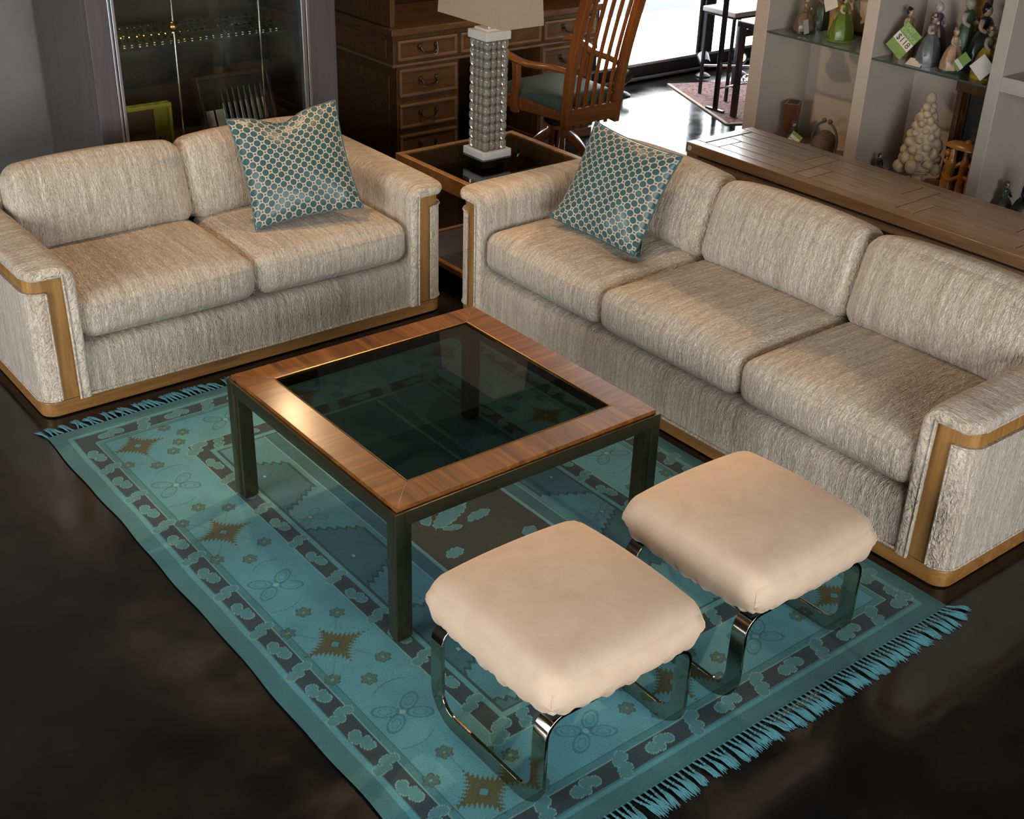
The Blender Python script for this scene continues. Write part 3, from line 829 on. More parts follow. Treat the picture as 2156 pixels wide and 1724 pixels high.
def make_pillow(label, s, loc, rot, seed, dent=.0, T=.062, flop=0.0):
    t = thing('throw_pillow', label, 'pillow', loc, 0, 'ring-patterned throw pillows'); t.rotation_euler = rot
    n = 56; rng = random.Random(seed); ph = [rng.random()*6 for _ in range(6)]
    def pt(u, v, sgn):
        au, av = abs(u), abs(v)
        x = u*s/2*(1-.075*(1-v*v)); z = v*s/2*(1-.075*(1-u*u))
        th = T*max(0, (1-au**2.6)*(1-av**2.6))**.55
        wr = .004*math.sin(7*u+ph[0]+3*v)*math.sin(5*v+ph[1])+.006*max(0, au+av-1.1)*math.sin(14*u-11*v+ph[2])
        y = sgn*(th+wr*(1-av**8)*(1-au**8)*sgn)
        if dent: z -= dent*math.exp(-sq((u+.08)/.34))*max(0, v)**1.5; y += .02*math.exp(-sq((u+.1)/.3))*max(0, v)**2*(1 if sgn < 0 else -.4)
        if flop: # lower corner folds
            k = max(0, -v-.55)*max(0, abs(u)-.45); y += flop*k*sgn; z += .05*k
        return (x, y, z)
    vs = []; fs = []; uv = []
    for sgn in (-1, 1):
        o = len(vs)
        for j in range(n+1):
            for i in range(n+1):
                u = math.sin(PI/2*(-1+2*i/n)) if True else 0
                v = math.sin(PI/2*(-1+2*j/n))
                vs.append(pt(u, v, sgn)); uv.append((u*s/2, v*s/2))
        for j in range(n):
            for i in range(n):
                a = o+j*(n+1)+i
                fs.append((a, a+1, a+n+2, a+n+1) if sgn < 0 else (a, a+n+1, a+n+2, a+1))
    me = bpy.data.meshes.new('pillow_cover'); me.from_pydata(vs, [], fs)
    ul = me.uv_layers.new(name='UVMap')
    for lp in me.loops: ul.data[lp.index].uv = uv[lp.vertex_index]
    me.polygons.foreach_set('use_smooth', [True]*len(me.polygons)); me.materials.append(DOTS)
    link('pillow_cover', me, t)
    loop = [pt(-1+2*i/30, -1, -1) for i in range(30)]+[pt(1, -1+2*i/30, -1) for i in range(30)]+[pt(1-2*i/30, 1, -1) for i in range(30)]+[pt(-1, 1-2*i/30, -1) for i in range(30)]
    MB().tube(loop, .0035, 6, closed=True).build('piping', PIPE, t, smooth=True)
make_pillow('teal ring-patterned pillow leaning on the loveseat', .43, (.850, 1.058, .645), (-.516, -.10, -.266), 1, dent=.035)
make_pillow('teal ring-patterned pillow leaning in the corner of the long sofa', .418, (1.763, .229, .609), (-.473, .11, -1.397), 2, dent=.0, flop=.1)

# ------------------------------------------------------------------ two footstools
OTTM = plain('polished_gunmetal', (.42, .37, .29), .10, 1.0, vary=.04)
def make_footstool(label, cx, cy, w=.478, d=.482, seed=0):
    t = thing('footstool', label, 'footstool', (cx, cy, .0075), 0, 'peach footstools in front of the coffee table')
    rng = random.Random(seed); ph = rng.random()*6
    def post(p, x, y, z):
        rim = max(0, -z-.05)/.95 if (abs(x) > .9 or abs(y) > .9) else max(0, -z)*.0
        s = (p.x if abs(y) > abs(x) else p.y)
        g = .0065*rim*(math.sin(s*170+ph)+.6*math.sin(s*97+2*ph))
        if abs(y) > abs(x): p.y += g*(1 if y > 0 else -1)
        else: p.x += g*(1 if x > 0 else -1)
        if z < 0: p.x *= 1-.035*min(1, -z); p.y *= 1-.035*min(1, -z)
        # straight-ish seams at the corners
        k = max(0, abs(x)-.8)*max(0, abs(y)-.8)*25
        p.z += -.012*k*(1 if z > 0 else -.6); p.x *= 1-.012*k; p.y *= 1-.012*k
        p.x += .013*x*(1-y*y); p.y += .013*y*(1-x*x)
        return p
    m4 = Matrix.Translation((0, 0, .342))
    mb, fm = cushion(w, d, .122, .052, .026, 0, (22, 22, 5), m4, post, True)
    c = mb.build('cushion', PEACH, t, smooth=True)
    for sx, sy in ((-1,-1),(1,-1),(-1,1),(1,1)):
        pts = [m4 @ post(fm(sx, sy, zz).copy(), sx, sy, zz) for zz in (.75, .4, .1, -.2, -.5)]
        pts = [p+Vector((sx*.0005, sy*.0005, 0)) for p in pts]
        MB().tube(pts, .0012, 5).build('corner_seam', PEACH, c, smooth=True)
    bx('seat_board', BLACK, t, -w/2+.03, w/2-.03, -d/2+.03, d/2-.03, .279, .29, bevel=0)
    # flat-bar frame
    A, B = .045, .010; X = w/2-.020; Yf, Yb = -d/2+.052, d/2-.046; zt = .274; r = .05; R2 = .070
    for sx in (-1, 1):
        fr = []
        fr.append(((0, Yf, zt), (0,1,0), (0,0,1)))
        for k in range(9):
            a = PI/2*k/8
            fr.append(((sx*(X-r+r*math.sin(a)), Yf, zt-r+r*math.cos(a)), (0,1,0), (sx*math.sin(a),0,math.cos(a))))
        zb = A/2
        for k in range(9):
            a = PI/2*k/8
            fr.append(((sx*X, Yf+R2-R2*math.cos(a), zb+R2-R2*math.sin(a)), (0, math.cos(a), math.sin(a)), (sx,0,0)))
        for k in range(9):
            a = PI/2*k/8
            fr.append(((sx*X, Yb-R2+R2*math.sin(a), zb+R2-R2*math.cos(a)), (0, -math.sin(a), math.cos(a)), (sx,0,0)))
        for k in range(9):
            a = PI/2*(1-k/8)
            fr.append(((sx*(X-r+r*math.sin(a)), Yb, zt-r+r*math.cos(a)), (0,-1,0), (sx*math.sin(a),0,math.cos(a))))
        fr.append(((0, Yb, zt), (0,-1,0), (0,0,1)))
        MB().bar(fr, A, B).build('side_loop', OTTM, t, bevel=.0016, seg=2, ang=50)
make_footstool('peach velvet footstool at the front of the rug, nearest the camera', .150, -1.390, seed=1)
make_footstool('peach velvet footstool beside the long sofa\'s front end', .762, -1.405, seed=4)

# ------------------------------------------------------------------ end table and lamp
def make_end_table():
    x0, x1, y0, y1, H = 1.512, 2.165, .745, 1.372, .50
    t = thing('end_table', 'glass-topped oak end table between the two sofas', 'side table', (x0, y0, 0))
    W, D = x1-x0, y1-y0
    for sx in (0, 1):
        for sy in (0, 1):
            bx('leg', OAK, t, sx*(W-.045), sx*(W-.045)+.045, sy*(D-.045), sy*(D-.045)+.045, 0, H-.07, .003)
    for n_, a in (('apron', (0, W, 0, .03)), ('apron', (0, W, D-.03, D)), ('apron', (0, .03, .03, D-.03)), ('apron', (W-.03, W, .03, D-.03))):
        bx(n_, OAKX, t, *a, H-.068, H, .003)
    bx('glass_pane', glass('tinted_table_glass', (.60, .66, .60)), t, .028, W-.028, .028, D-.028, H-.012, H-.004, bevel=0)
    for a in ((.045, W-.045, .005, .03), (.045, W-.045, D-.03, D-.005), (.005, .03, .045, D-.045), (W-.03, W-.005, .045, D-.045)):
        bx('shelf_rail', OAKX, t, *a, .075, .10, .002)
    bx('shelf', plain('dark_brown_shelf', (.030, .020, .020), .5), t, .03, W-.03, .03, D-.03, .08, .096, bevel=0)
make_end_table()
def make_lamp():
    t = thing('table_lamp', 'square table lamp of stacked glass blocks with rectangular beige shade', 'lamp', (1.78, 1.06, .5005))
    ACR = glass('clear_acrylic', (.80, .86, .80)); STONE = plain('pale_grey_acrylic', (.50, .47, .43), .25, vary=.04)
    bx('base_plate', ACR, t, -.086, .086, -.086, .086, 0, .030, bevel=0)
    bx('base_plate', ACR, t, -.064, .064, -.064, .064, .006, .012, bevel=0)
    bx('plinth', STONE, t, -.074, .074, -.074, .074, .030, .062, .002)
    # blocks
    m, nt, out = newmat('lamp_glass_block')
    b = bsdf(nt, out, (.55, .50, .38), .03, 0, .8, .8, 0, .72, 1.45)
    blk = None
    n, hw = 4, .060; bw = 2*hw/n; rows = 12; z0 = .064; bh = .458/rows
    mb, _ = cushion(bw*.95, bw*.95, bh*.94, bw*.30, .003, .002, (3, 3, 3))
    me = mb.mesh('glass_block', m, smooth=True)
    for r_ in range(rows):
        for i in range(n):
            for j in range(n):
                if 0 < i < n-1 and 0 < j < n-1: continue
                link('glass_block', me, t, (-hw+bw*(i+.5), -hw+bw*(j+.5), z0+bh*(r_+.5)))
    bx('core', plain('lamp_core', (.16, .12, .06), .3, .4), t, -hw+bw*.9, hw-bw*.9, -hw+bw*.9, hw-bw*.9, z0, z0+.458, bevel=0)
    bx('cap', STONE, t, -.064, .064, -.064, .064, z0+.458, z0+.492, .002)
    bx('cap_step', STONE, t, -.045, .045, -.045, .045, z0+.492, z0+.503, .002)
    MB().lathe([(.012, z0+.503), (.012, z0+.62)], 12).build('neck', CHROME, t, smooth=True)
    SH = plain('beige_lamp_shade', (.36, .255, .17), .9, vary=.05, scale=90)
    zb, zt_ = .60, .90; a0, b0, a1, b1 = .105, .222, .090, .205
    mb = MB()
    th = .003
    def ring(a, b, z): return [(-a,-b,z),(a,-b,z),(a,b,z),(-a,b,z)]
    mb.loft([ring(a0,b0,zb), ring(a1,b1,zt_), ring(a1-th,b1-th,zt_), ring(a0-th,b0-th,zb), ring(a0,b0,zb)], cap=False)
    mb.build('shade', SH, t)
    for s_ in (-1, 1): MB().tube([(s_*a1, 0, zt_-.01), (0, 0, z0+.62)], .002, 6).build('spider', CHROME, t, smooth=True)
make_lamp()

# ------------------------------------------------------------------ plank-top bench behind the sofa
def make_bench():
    BX = wood('bench_plank_long', (.43, .275, .17), (.28, .165, .092), 'y', .32, .25, .9); BC = wood('bench_plank_cross', (.46, .30, .185), (.30, .18, .10), 'x', .32, .25, .9)
    BF = wood('bench_frame', (.36, .205, .10), (.23, .12, .052), 'y', .32, .25, .9); BL = wood('bench_leg', (.30, .165, .085), (.18, .09, .045), 'z', .4, .15)
    x0, x1, y1, y0, H = 2.85, 3.305, .905, -1.22, .455
    t = thing('plank_bench', 'long low wooden bench with planked top standing behind the sofa', 'bench', (x0, y0, 0))
    W, Ln = x1-x0, y1-y0
    fwid = .062
    zt = H; zb = H-.05
    bx('edge_board', BF, t, 0, fwid, 0, Ln, zb, zt, .004); bx('edge_board', BF, t, W-fwid, W, 0, Ln, zb, zt, .004)
    bx('end_board', BC, t, fwid+.002, W-fwid-.002, Ln-fwid, Ln, zb, zt, .004); bx('end_board', BC, t, fwid+.002, W-fwid-.002, 0, fwid, zb, zt, .004)
    # two columns of planks, split by cross boards
    xm = W/2+.0; g = .0045
    ya = [Ln-fwid]
    YY = lambda wy: wy-y0
    def planks(xa, xb, cuts):
        # cuts: list of (top, bottom) of cross boards, from the far end to the near end
        top = YY(.838)
        for (ct, cb) in cuts+[(None, None)]:
            bot = YY(ct) if ct is not None else fwid
            w2 = (xb-xa)/2
            if top-bot > .02:
                for q in range(2): bx('plank', BX, t, xa+w2*q+g/2, xa+w2*(q+1)-g/2, bot+g/2, top-g/2, zb+.004, zt-.001, .0018, 1)
            if ct is None: break
            bx('cross_plank', BC, t, xa+g/2, xb-g/2, YY(cb)+g/2, YY(ct)-g/2, zb+.004, zt-.001, .0018, 1)
            top = YY(cb)
    planks(fwid+.002, xm, [(.838, .758), (.300, .215), (-.245, -.330), (-.80, -.885)])
    planks(xm, W-fwid-.002, [(.392, .308), (-.153, -.240), (-.70, -.785)])
    bx('under_board', plain('dark_groove', (.03, .018, .01), .8), t, .02, W-.02, .02, Ln-.02, zb-.012, zb+.003, bevel=0)
    for sy in (0, 1):
        for sx in (0, 1):
            bx('leg', BL, t, .004+sx*(W-.068), .064+sx*(W-.068), .006+sy*(Ln-.072), .066+sy*(Ln-.072), 0, zb, .004)
    for sx in (.012, W-.042):
        bx('rail', BF, t, sx, sx+.03, .066, Ln-.066, zb-.045, zb-.013, .003)
        bx('low_rail', BF, t, sx, sx+.03, .066, Ln-.066, .10, .14, .003)
    for sy in (.02, Ln-.05):
        bx('end_rail', BF, t, .066, W-.066, sy, sy+.03, zb-.055, zb-.013, .003); bx('low_end_rail', BF, t, .066, W-.066, sy, sy+.03, .10, .14, .003)
    for k in range(3):
        yy = Ln-.30-.26*k
        bx('slat', BL, t, .016, .034, yy-.03, yy+.03, .14, zb-.045, .002)
    MB().lathe([(.0, 0), (.013, .0), (.012, .002), (0, .0022)], 16).xf(Matrix.Translation((.0, Ln-.026, H-.026)) @ Matrix.Rotation(-PI/2, 4, 'Y')).build('white_dot', plain('white_sticker', (.6, .57, .52), .7), t, smooth=True)
make_bench()
o = bx('teal_box', plain('bright_teal_card', (.0, .36, .36), .5), None, 3.60, 3.70, .98, 1.06, 0.001, .09, .004); tag(o, 'small bright teal box on the floor behind the bench', 'box')
o = bx('paper_tag', plain('cream_tag_paper', (.45, .38, .28), .8), None, 3.70, 3.79, -.02, .04, .001, .004, .001); tag(o, 'cream paper tag lying in the dark under the bench', 'tag')

# ------------------------------------------------------------------ white shelving with figurines
WHITE = plain('shelf_white_paint', (.48, .40, .33), .6, vary=.03)
SHX = 4.0; SHD = .42; ZB = .10
def make_shelving():
    t = thing('shelving_unit', 'tall white open shelving unit with glass shelves, behind the bench', 'shelving', (SHX, 0, 0))
    H = 2.05
    edges = [(1.565, 1.472), (.845, .770), (.102, .036), (-.64, -.705)]
    for a, b in edges: bx('upright', WHITE, t, 0, SHD, b, a, 0, H, .003)
    bx('back_panel', WHITE, t, SHD-.015, SHD, -.705, 1.565, 0, H, bevel=0)
    bx('base_board', WHITE, t, .004, SHD-.016, -.705, 1.472, 0, ZB, .002); bx('top_board', WHITE, t, -.002, SHD, -.705, 1.565, H, H+.06, .003)
    GS = glass('shelf_glass', (.82, .90, .86)); EDGE = plain('green_glass_edge', (.05, .08, .07), .2)
    for (a, b), z in (((.845, 1.472), .735), ((.102, .770), .728), ((.845, 1.472), 1.18), ((.102, .770), 1.17)):
        s_ = bx('glass_shelf', GS, t, .008, SHD-.02, a+.002, b-.002, z, z+.008, bevel=0)
        bx('glass_edge', EDGE, s_, .003, .008, a+.002, b-.002, z-.0005, z+.0085, bevel=0)
        for yy in (a+.012, b-.012): MB().tube([(.03, yy-.01, z-.006), (.03, yy+.01, z-.006)], .005, 6).build('shelf_pin', CHROME, t, smooth=True)
    bx('shelf_board', WHITE, t, 0, SHD-.016, -.64, .036, .725, .795, .003); bx('shelf_board', WHITE, t, 0, SHD-.016, -.64, .036, 1.30, 1.36, .003)
make_shelving()
SK = plain('painted_skin', (.42, .30, .22), .4)
PM = {}
def pc(c):
    if c not in PM: PM[c] = plain('glaze_%d' % len(PM), c, .28, vary=.25, scale=40)
    return PM[c]
def figurine(label, loc, h, skirt, top, hair, skin=(.42,.30,.22), hat=None, base=None, wide=.36, kind='lady', rz=0, group=None):
    """painted figurine: moulded skirt, bodice, arms, head and hair"""
    t = thing('figurine', label, 'figurine', loc, rz, group)
    rng = random.Random(int(loc[1]*1000)); h *= 1.04; w = h*wide*1.12
    z = 0
    if base: MB().lathe([(w*.62, 0), (w*.66, h*.02), (w*.6, h*.06), (w*.5, h*.07)], 16, sx=.9).build('base', pc(base), t, smooth=True); z = h*.06
    sk = h*.56 if kind == 'lady' else h*.46
    mb = MB(); rings = []
    for k in range(9):
        q = k/8; rad = w*.5*(1-q**1.6)**.8+h*.075*q+h*.015
        rings.append([(rad*(1+.09*math.sin(6*a+1.5*q))*math.cos(a), .85*rad*(1+.09*math.sin(6*a+2))*math.sin(a), z+sk*q) for a in [2*PI*i/20 for i in range(20)]])
    mb.loft(rings).build('skirt', pc(skirt), t, smooth=True)
    MB().lathe([(h*.075, z+sk*.94), (h*.080, z+sk+h*.05), (h*.108, z+sk+h*.13), (h*.092, z+sk+h*.18), (h*.035, z+sk+h*.205)], 14, sy=.72).build('bodice', pc(top), t, smooth=True)
    zz = z+sk+h*.15
    for s_ in (-1, 1):
        e = rng.uniform(-.04, .06)*h
        MB().tube(smoothpath([(s_*h*.085, 0, zz), (s_*h*.14, -h*.03, zz-h*.10), (s_*h*.085, -h*.09, zz-h*.15+e)], 4), [h*.040]*4+[h*.030]*5, 8).build('arm', pc(top if kind != 'lady' else skin), t, smooth=True)
    zh = z+sk+h*.205
    MB().tube([(0, 0, zh-h*.02), (0, 0, zh+h*.03)], h*.024, 8).build('neck', pc(skin), t, smooth=True)
    hd = MB().ball((0, 0, zh+h*.075), h*.072, 14, 10, .86, .95, 1.12).build('head', pc(skin), t, smooth=True)
    MB().ball((0, -h*.058, zh+h*.07), h*.010, 6, 5).build('nose', pc(skin), hd, smooth=True)
    mb = MB().ball((0, h*.016, zh+h*.092), h*.076, 14, 10, .92, .95, 1.08)
    if kind == 'lady': mb.ball((0, h*.045, zh+h*.155), h*.030, 10, 8)
    mb.build('hair', pc(hair), t, smooth=True)
    if hat: MB().lathe([(h*.105, zh+h*.115), (h*.10, zh+h*.125), (h*.06, zh+h*.13), (h*.055, zh+h*.18), (.002, zh+h*.195)], 16).build('hat', pc(hat), t, smooth=True)
    return t
z1 = .7435; z2 = .7365
figurine('robed figurine with green cap on the glass shelf, leftmost', (4.14, 1.335, z1), .21, (.13,.085,.05), (.20,.13,.07), (.06,.10,.05), (.45,.30,.2), None, (.02,.025,.03), .44, 'man')
figurine('dark green figurine behind the robed one with the cap', (4.29, 1.345, z1), .26, (.05,.06,.03), (.07,.09,.04), (.03,.05,.02), (.25,.17,.1), (.05,.08,.04), None, .30)
figurine('tall yellow-dressed figurine behind the green-dressed one', (4.265, 1.19, z1), .30, (.45,.30,.07), (.42,.27,.08), (.15,.09,.05), (.45,.33,.24), None, None, .34)
figurine('green-dressed figurine near the white divider', (4.15, 1.09, z1), .225, (.11,.17,.02), (.12,.19,.03), (.05,.03,.02), (.42,.30,.2), None, (.10,.15,.03), .50)
figurine('figurine in striped tan dress behind the price tag', (4.17, .70, z2), .25, (.26,.17,.08), (.22,.15,.08), (.02,.018,.02), (.35,.26,.18), None, None, .34)
figurine('figurine in deep purple gown', (4.265, .60, z2), .285, (.075,.045,.07), (.09,.05,.08), (.33,.28,.24), (.42,.36,.32), None, None, .40)
figurine('tall pale-shouldered figurine in dark green gown', (4.298, .452, z2), .33, (.03,.07,.035), (.05,.10,.05), (.36,.29,.22), (.40,.33,.27), None, None, .22)
figurine('figurine in grey dress with a wide brown hat', (4.115, .520, z2), .255, (.10,.11,.11), (.16,.12,.08), (.08,.05,.04), (.3,.22,.16), (.10,.055,.035), None, .40)
figurine('small peach seated figurine on a dark green base', (4.098, .375, z2), .20, (.38,.24,.14), (.40,.28,.17), (.25,.16,.09), (.4,.3,.2), None, (.025,.05,.035), .46)
figurine('figurine in black gown with black bun', (4.24, .32, z2), .325, (.012,.02,.016), (.012,.018,.02), (.01,.01,.012), (.42,.30,.23), None, None, .34)
figurine('figurine in yellow and green dress beside the black-gowned one', (4.13, .213, z2), .245, (.42,.26,.03), (.20,.20,.09), (.10,.06,.05), (.4,.3,.22), (.30,.18,.09), None, .42)
figurine('small figurine of a black-coated man on the bottom shelf', (4.13, .705, ZB+.001), .155, (.10,.07,.05), (.012,.016,.02), (.015,.013,.012), (.35,.25,.18), None, None, .46, 'man')
figurine('figurine with dark pointed cap on the bottom shelf', (4.15, 1.315, ZB+.001), .185, (.03,.04,.03), (.04,.05,.035), (.05,.06,.06), (.4,.28,.16), (.04,.05,.06), None, .50, 'man')
figurine('dim brown-haired figurine in dark dress on the bottom shelf, right bay', (4.14, -.035, ZB+.001), .215, (.07,.07,.055), (.075,.085,.06), (.11,.06,.03), (.25,.19,.13), None, None, .42, 'man')
figurine('black-clad figurine at the right edge of the photo, bottom shelf', (4.11, -.16, ZB+.001), .30, (.012,.012,.012), (.012,.012,.014), (.012,.012,.012), (.3,.24,.2), None, None, .40, 'man')

# tags and cards
GREEN = plain('green_tag_card', (.16, .27, .06), .6); CARD = plain('white_card', (.62, .56, .49), .8); INK = plain('black_ink', (.02, .02, .02), .7); PALEINK = plain('pale_tag_lettering', (.42, .50, .30), .7)
def card(name, label, cat, mat, loc, rot, w, h, group=None):
    t = thing(name, label, cat, loc, 0, group); t.rotation_euler = rot
    bx('card', mat, t, -w/2, w/2, -.0008, .0008, 0, h, bevel=0)
    return t
# local frame: x to the right, -y towards the viewer, z up
face = -PI/2
pt_ = card('price_tag', 'green price tag reading LAST CHANCE $118 on the glass shelf', 'tag', GREEN, (4.050, .685, z2+.040), (-.30, math.radians(33), face), .112, .150)
bx('price_strip', CARD, pt_, -.056, .056, -.0014, -.0008, .050, .092, bevel=0)
text_mesh('price_lettering', '$118', .044, INK, pt_, (0, -.0018, .071), (PI/2, 0, 0))
text_mesh('tag_lettering', 'LAST', .027, PALEINK, pt_, (-.015, -.0012, .134), (PI/2, 0, 0)); text_mesh('tag_lettering', 'CHANCE', .025, PALEINK, pt_, (0, -.0012, .108), (PI/2, 0, 0))
t2 = card('price_tag', 'narrow green tag standing before the black-gowned figurine', 'tag', GREEN, (4.016, .298, z2+.045), (-.1, math.radians(40), face), .050, .085)
bx('price_strip', CARD, t2, -.027, .027, -.0014, -.0008, .015, .035, bevel=0)
t3 = card('price_tag', 'green tag beside the figurine with pointed cap', 'tag', GREEN, (4.05, 1.265, ZB+.030), (-.5, math.radians(20), face), .075, .10)
bx('price_strip', CARD, t3, -.032, .032, -.0014, -.0008, .02, .08, bevel=0)
text_mesh('tag_lettering', 'LAST CHANCE', .010, INK, t3, (0, -.0018, .06), (PI/2, 0, 0))
card('note_card', 'white card lying on the glass shelf between purple and grey figurines', 'card', CARD, (4.03, .545, z2+.002), (-1.0, 0, face), .085, .05)
card('note_card', 'white card tilted against the divider below the yellow figurine', 'card', CARD, (4.035, .200, z2+.035), (-.35, math.radians(38), face), .09, .085)
t4 = card('note_card', 'white swing tag hanging on the yellow figurine', 'card', CARD, (4.12, 1.15, z1+.155), (-.15, math.radians(-28), face), .085, .085)
for k in range(5): bx('print_line', PALEINK, t4, -.03, .03-.01*(k % 2), -.0012, -.0008, .066-.010*k, .068-.010*k, bevel=0)
t5 = card('swing_tag', 'small clear grey tag leaning on the robed figurine', 'tag', plain('grey_tag', (.26, .26, .27), .3), (4.085, 1.265, z1+.012), (-.2, math.radians(-25), face), .035, .075)

# cream board, gilded panel and small stand behind the figurines
pb = thing('cream_plaque', 'tall cream plaque with dark foot behind the left figurines', 'plaque', (4.36, 1.13, z1))
bx('board', plain('cream_board', (.60, .52, .40), .7), pb, -.008, .008, -.17, .12, .018, .42, .002); bx('foot', BLACK, pb, -.02, .02, -.17, .12, 0, .018, .002)
gp = thing('gilded_panel', 'narrow ochre panel leaning behind the green-gowned figurine', 'panel', (4.372, .47, z2)); gp.rotation_euler = (0, .03, 0)
bx('board', wood('ochre_wood', (.36, .19, .03), (.24, .12, .02), 'z'), gp, -.006, .006, -.055, .055, 0, .42, .002); bx('frame_strip', wood('ochre_wood_dark', (.16, .08, .02), (.1, .05, .015), 'z'), gp, -.010, .006, -.070, -.056, 0, .42, .002)
ws = thing('wooden_stand', 'small brown wooden stand on the bottom shelf below the figurines', 'stand', (4.345, .255, ZB+.001))
SW = wood('stand_wood', (.15, .075, .02), (.08, .04, .012), 'y', .4)
bx('top', SW, ws, -.050, .055, -.14, .19, .50, .60, .004)
for sx in (-.045, .025):
    for sy in (-.12, .15): bx('leg', SW, ws, sx, sx+.025, sy, sy+.03, 0, .50, .003)
bx('back', plain('stand_back', (.05, .045, .04), .7), ws, .040, .053, -.11, .15, .02, .50, .001)

# bottom-shelf pieces
wb_ = thing('wooden_vase', 'upright reddish-brown wooden block vase on the bottom shelf', 'vase', (4.22, 1.395, ZB+.001)); wb_.rotation_euler = (0, 0, .5)
VW = wood('mahogany', (.13, .045, .018), (.07, .022, .01), 'z', .25, .5)
MB().hexa([(-.035,-.03,0),(.035,-.03,0),(.035,.03,0),(-.035,.03,0)], [(-.048,-.04,.24),(.048,-.04,.24),(.048,.04,.24),(-.048,.04,.24)]).build('body', VW, wb_, bevel=.004); bx('rim', plain('dark_rim', (.02, .012, .01), .5), wb_, -.036, .036, -.028, .028, .238, .243, .002)
bk = thing('basket', 'small dark basket with tall looped handle on the bottom shelf', 'basket', (4.20, 1.13, ZB+.001))
BW = plain('brown_wicker', (.13, .085, .06), .7, vary=.35, scale=60); BG = plain('verdigris_wire', (.10, .10, .085), .5)
MB().lathe([(.055, 0), (.075, .03), (.082, .075), (.060, .115), (.025, .14)], 18, sy=.8).build('body', BW, bk, smooth=True)
for s_ in (-1, 1):
    MB().tube(smoothpath([(0, s_*.080, .04), (0, s_*.085, .10), (0, s_*.060, .16), (0, s_*.018, .19)], 5), .007, 8).build('handle', BG, bk, smooth=True)
    MB().ball((0, s_*.020, .195), .014, 10, 8).build('handle_knob', BG, bk, smooth=True)
rc = thing('red_trinket', 'tiny red-brown trinket by the divider on the bottom shelf', 'trinket', (4.05, .925, ZB+.001)); MB().lathe([(.013, 0), (.015, .01), (.008, .022), (.011, .034), (.002, .045)], 10).build('body', pc((.18,.05,.03)), rc, smooth=True)
# cream carved cluster sculpture
sc_ = thing('sculpture', 'tall cream carved sculpture of clustered fruit and figures', 'sculpture', (4.19, .505, ZB+.001))
CRM = plain('carved_cream_stone', (.42, .33, .215), .55, vary=.3, scale=30, bump=.6)
MB().lathe([(.05, 0), (.052, .012), (.035, .025), (.030, .06), (.055, .085), (.085, .10)], 16).build('pedestal', CRM, sc_, smooth=True)
rng = random.Random(11)
for k in range(54):
    q = k/53; zz = .10+.33*q; rad = .085*(1-q)**.8+.012
    a = k*2.4; r_ = .032*(1-.35*q)*rng.uniform(.8, 1.2)
    MB().ball((rad*math.cos(a), rad*math.sin(a), zz), r_, 9, 7, 1, 1, rng.uniform(.7, 1.3)).build('carved_lobe', CRM, sc_, smooth=True)
MB().lathe([(.075, .09), (.085, .16), (.06, .28), (.03, .40), (.01, .45)], 14).build('core', CRM, sc_, smooth=True)
MB().ball((0, 0, .462), .030, 12, 9, .9, .9, 1.15).build('carved_head', CRM, sc_, smooth=True)
# carved orange wood group
cv = thing('wood_carving', 'glossy orange-brown wood carving of openwork figures', 'carving', (4.185, .268, ZB+.001))
CW = plain('orange_carved_wood', (.33, .14, .025), .3, vary=.35, scale=18, coat=.3)
bx('base', CW, cv, -.05, .05, -.10, .10, 0, .03, .008)
for i, (a, b, w_, h_, z_) in enumerate(((-.075,0,.02,.20,.03),(-.02,.01,.022,.24,.03),(.045,-.005,.024,.22,.03),(.08,.01,.015,.17,.03))):
    MB().tube(smoothpath([(b, a, z_), (b+.012, a+.008, z_+h_*.35), (b-.008, a-.006, z_+h_*.7), (b, a, z_+h_)], 5), [w_*1.1]*6+[w_]*5+[w_*.7]*5, 9).build('carved_figure', CW, cv, smooth=True)
    MB().ball((b, a, z_+h_+.018), .022, 10, 8).build('carved_head', CW, cv, smooth=True)
for z_ in (.10, .17): MB().tube(smoothpath([(0, -.08, z_), (.015, -.02, z_+.02), (-.01, .04, z_-.01), (0, .085, z_+.015)], 5), .012, 8).build('carved_branch', CW, cv, smooth=True)
MB().lathe([(.10, .262), (.095, .275), (.06, .292), (.0, .30)], 18, sx=.45).build('canopy', CW, cv, smooth=True)
vs_ = thing('glass_vase', 'dark-lidded brown bottle vase on the white shelf at the right edge', 'vase', (4.20, -.09, .796))
MB().lathe([(.028, 0), (.03, .01), (.028, .08), (.018, .11)], 16).build('body', pc((.12,.075,.04)), vs_, smooth=True); MB().lathe([(.020, .11), (.02, .17), (.024, .175)], 16).build('neck', glass('vase_glass', (.7, .72, .72)), vs_, smooth=True); MB().lathe([(.04, .175), (.03, .20), (.008, .215), (.0, .23)], 14).build('lid', pc((.06,.045,.04)), vs_, smooth=True)

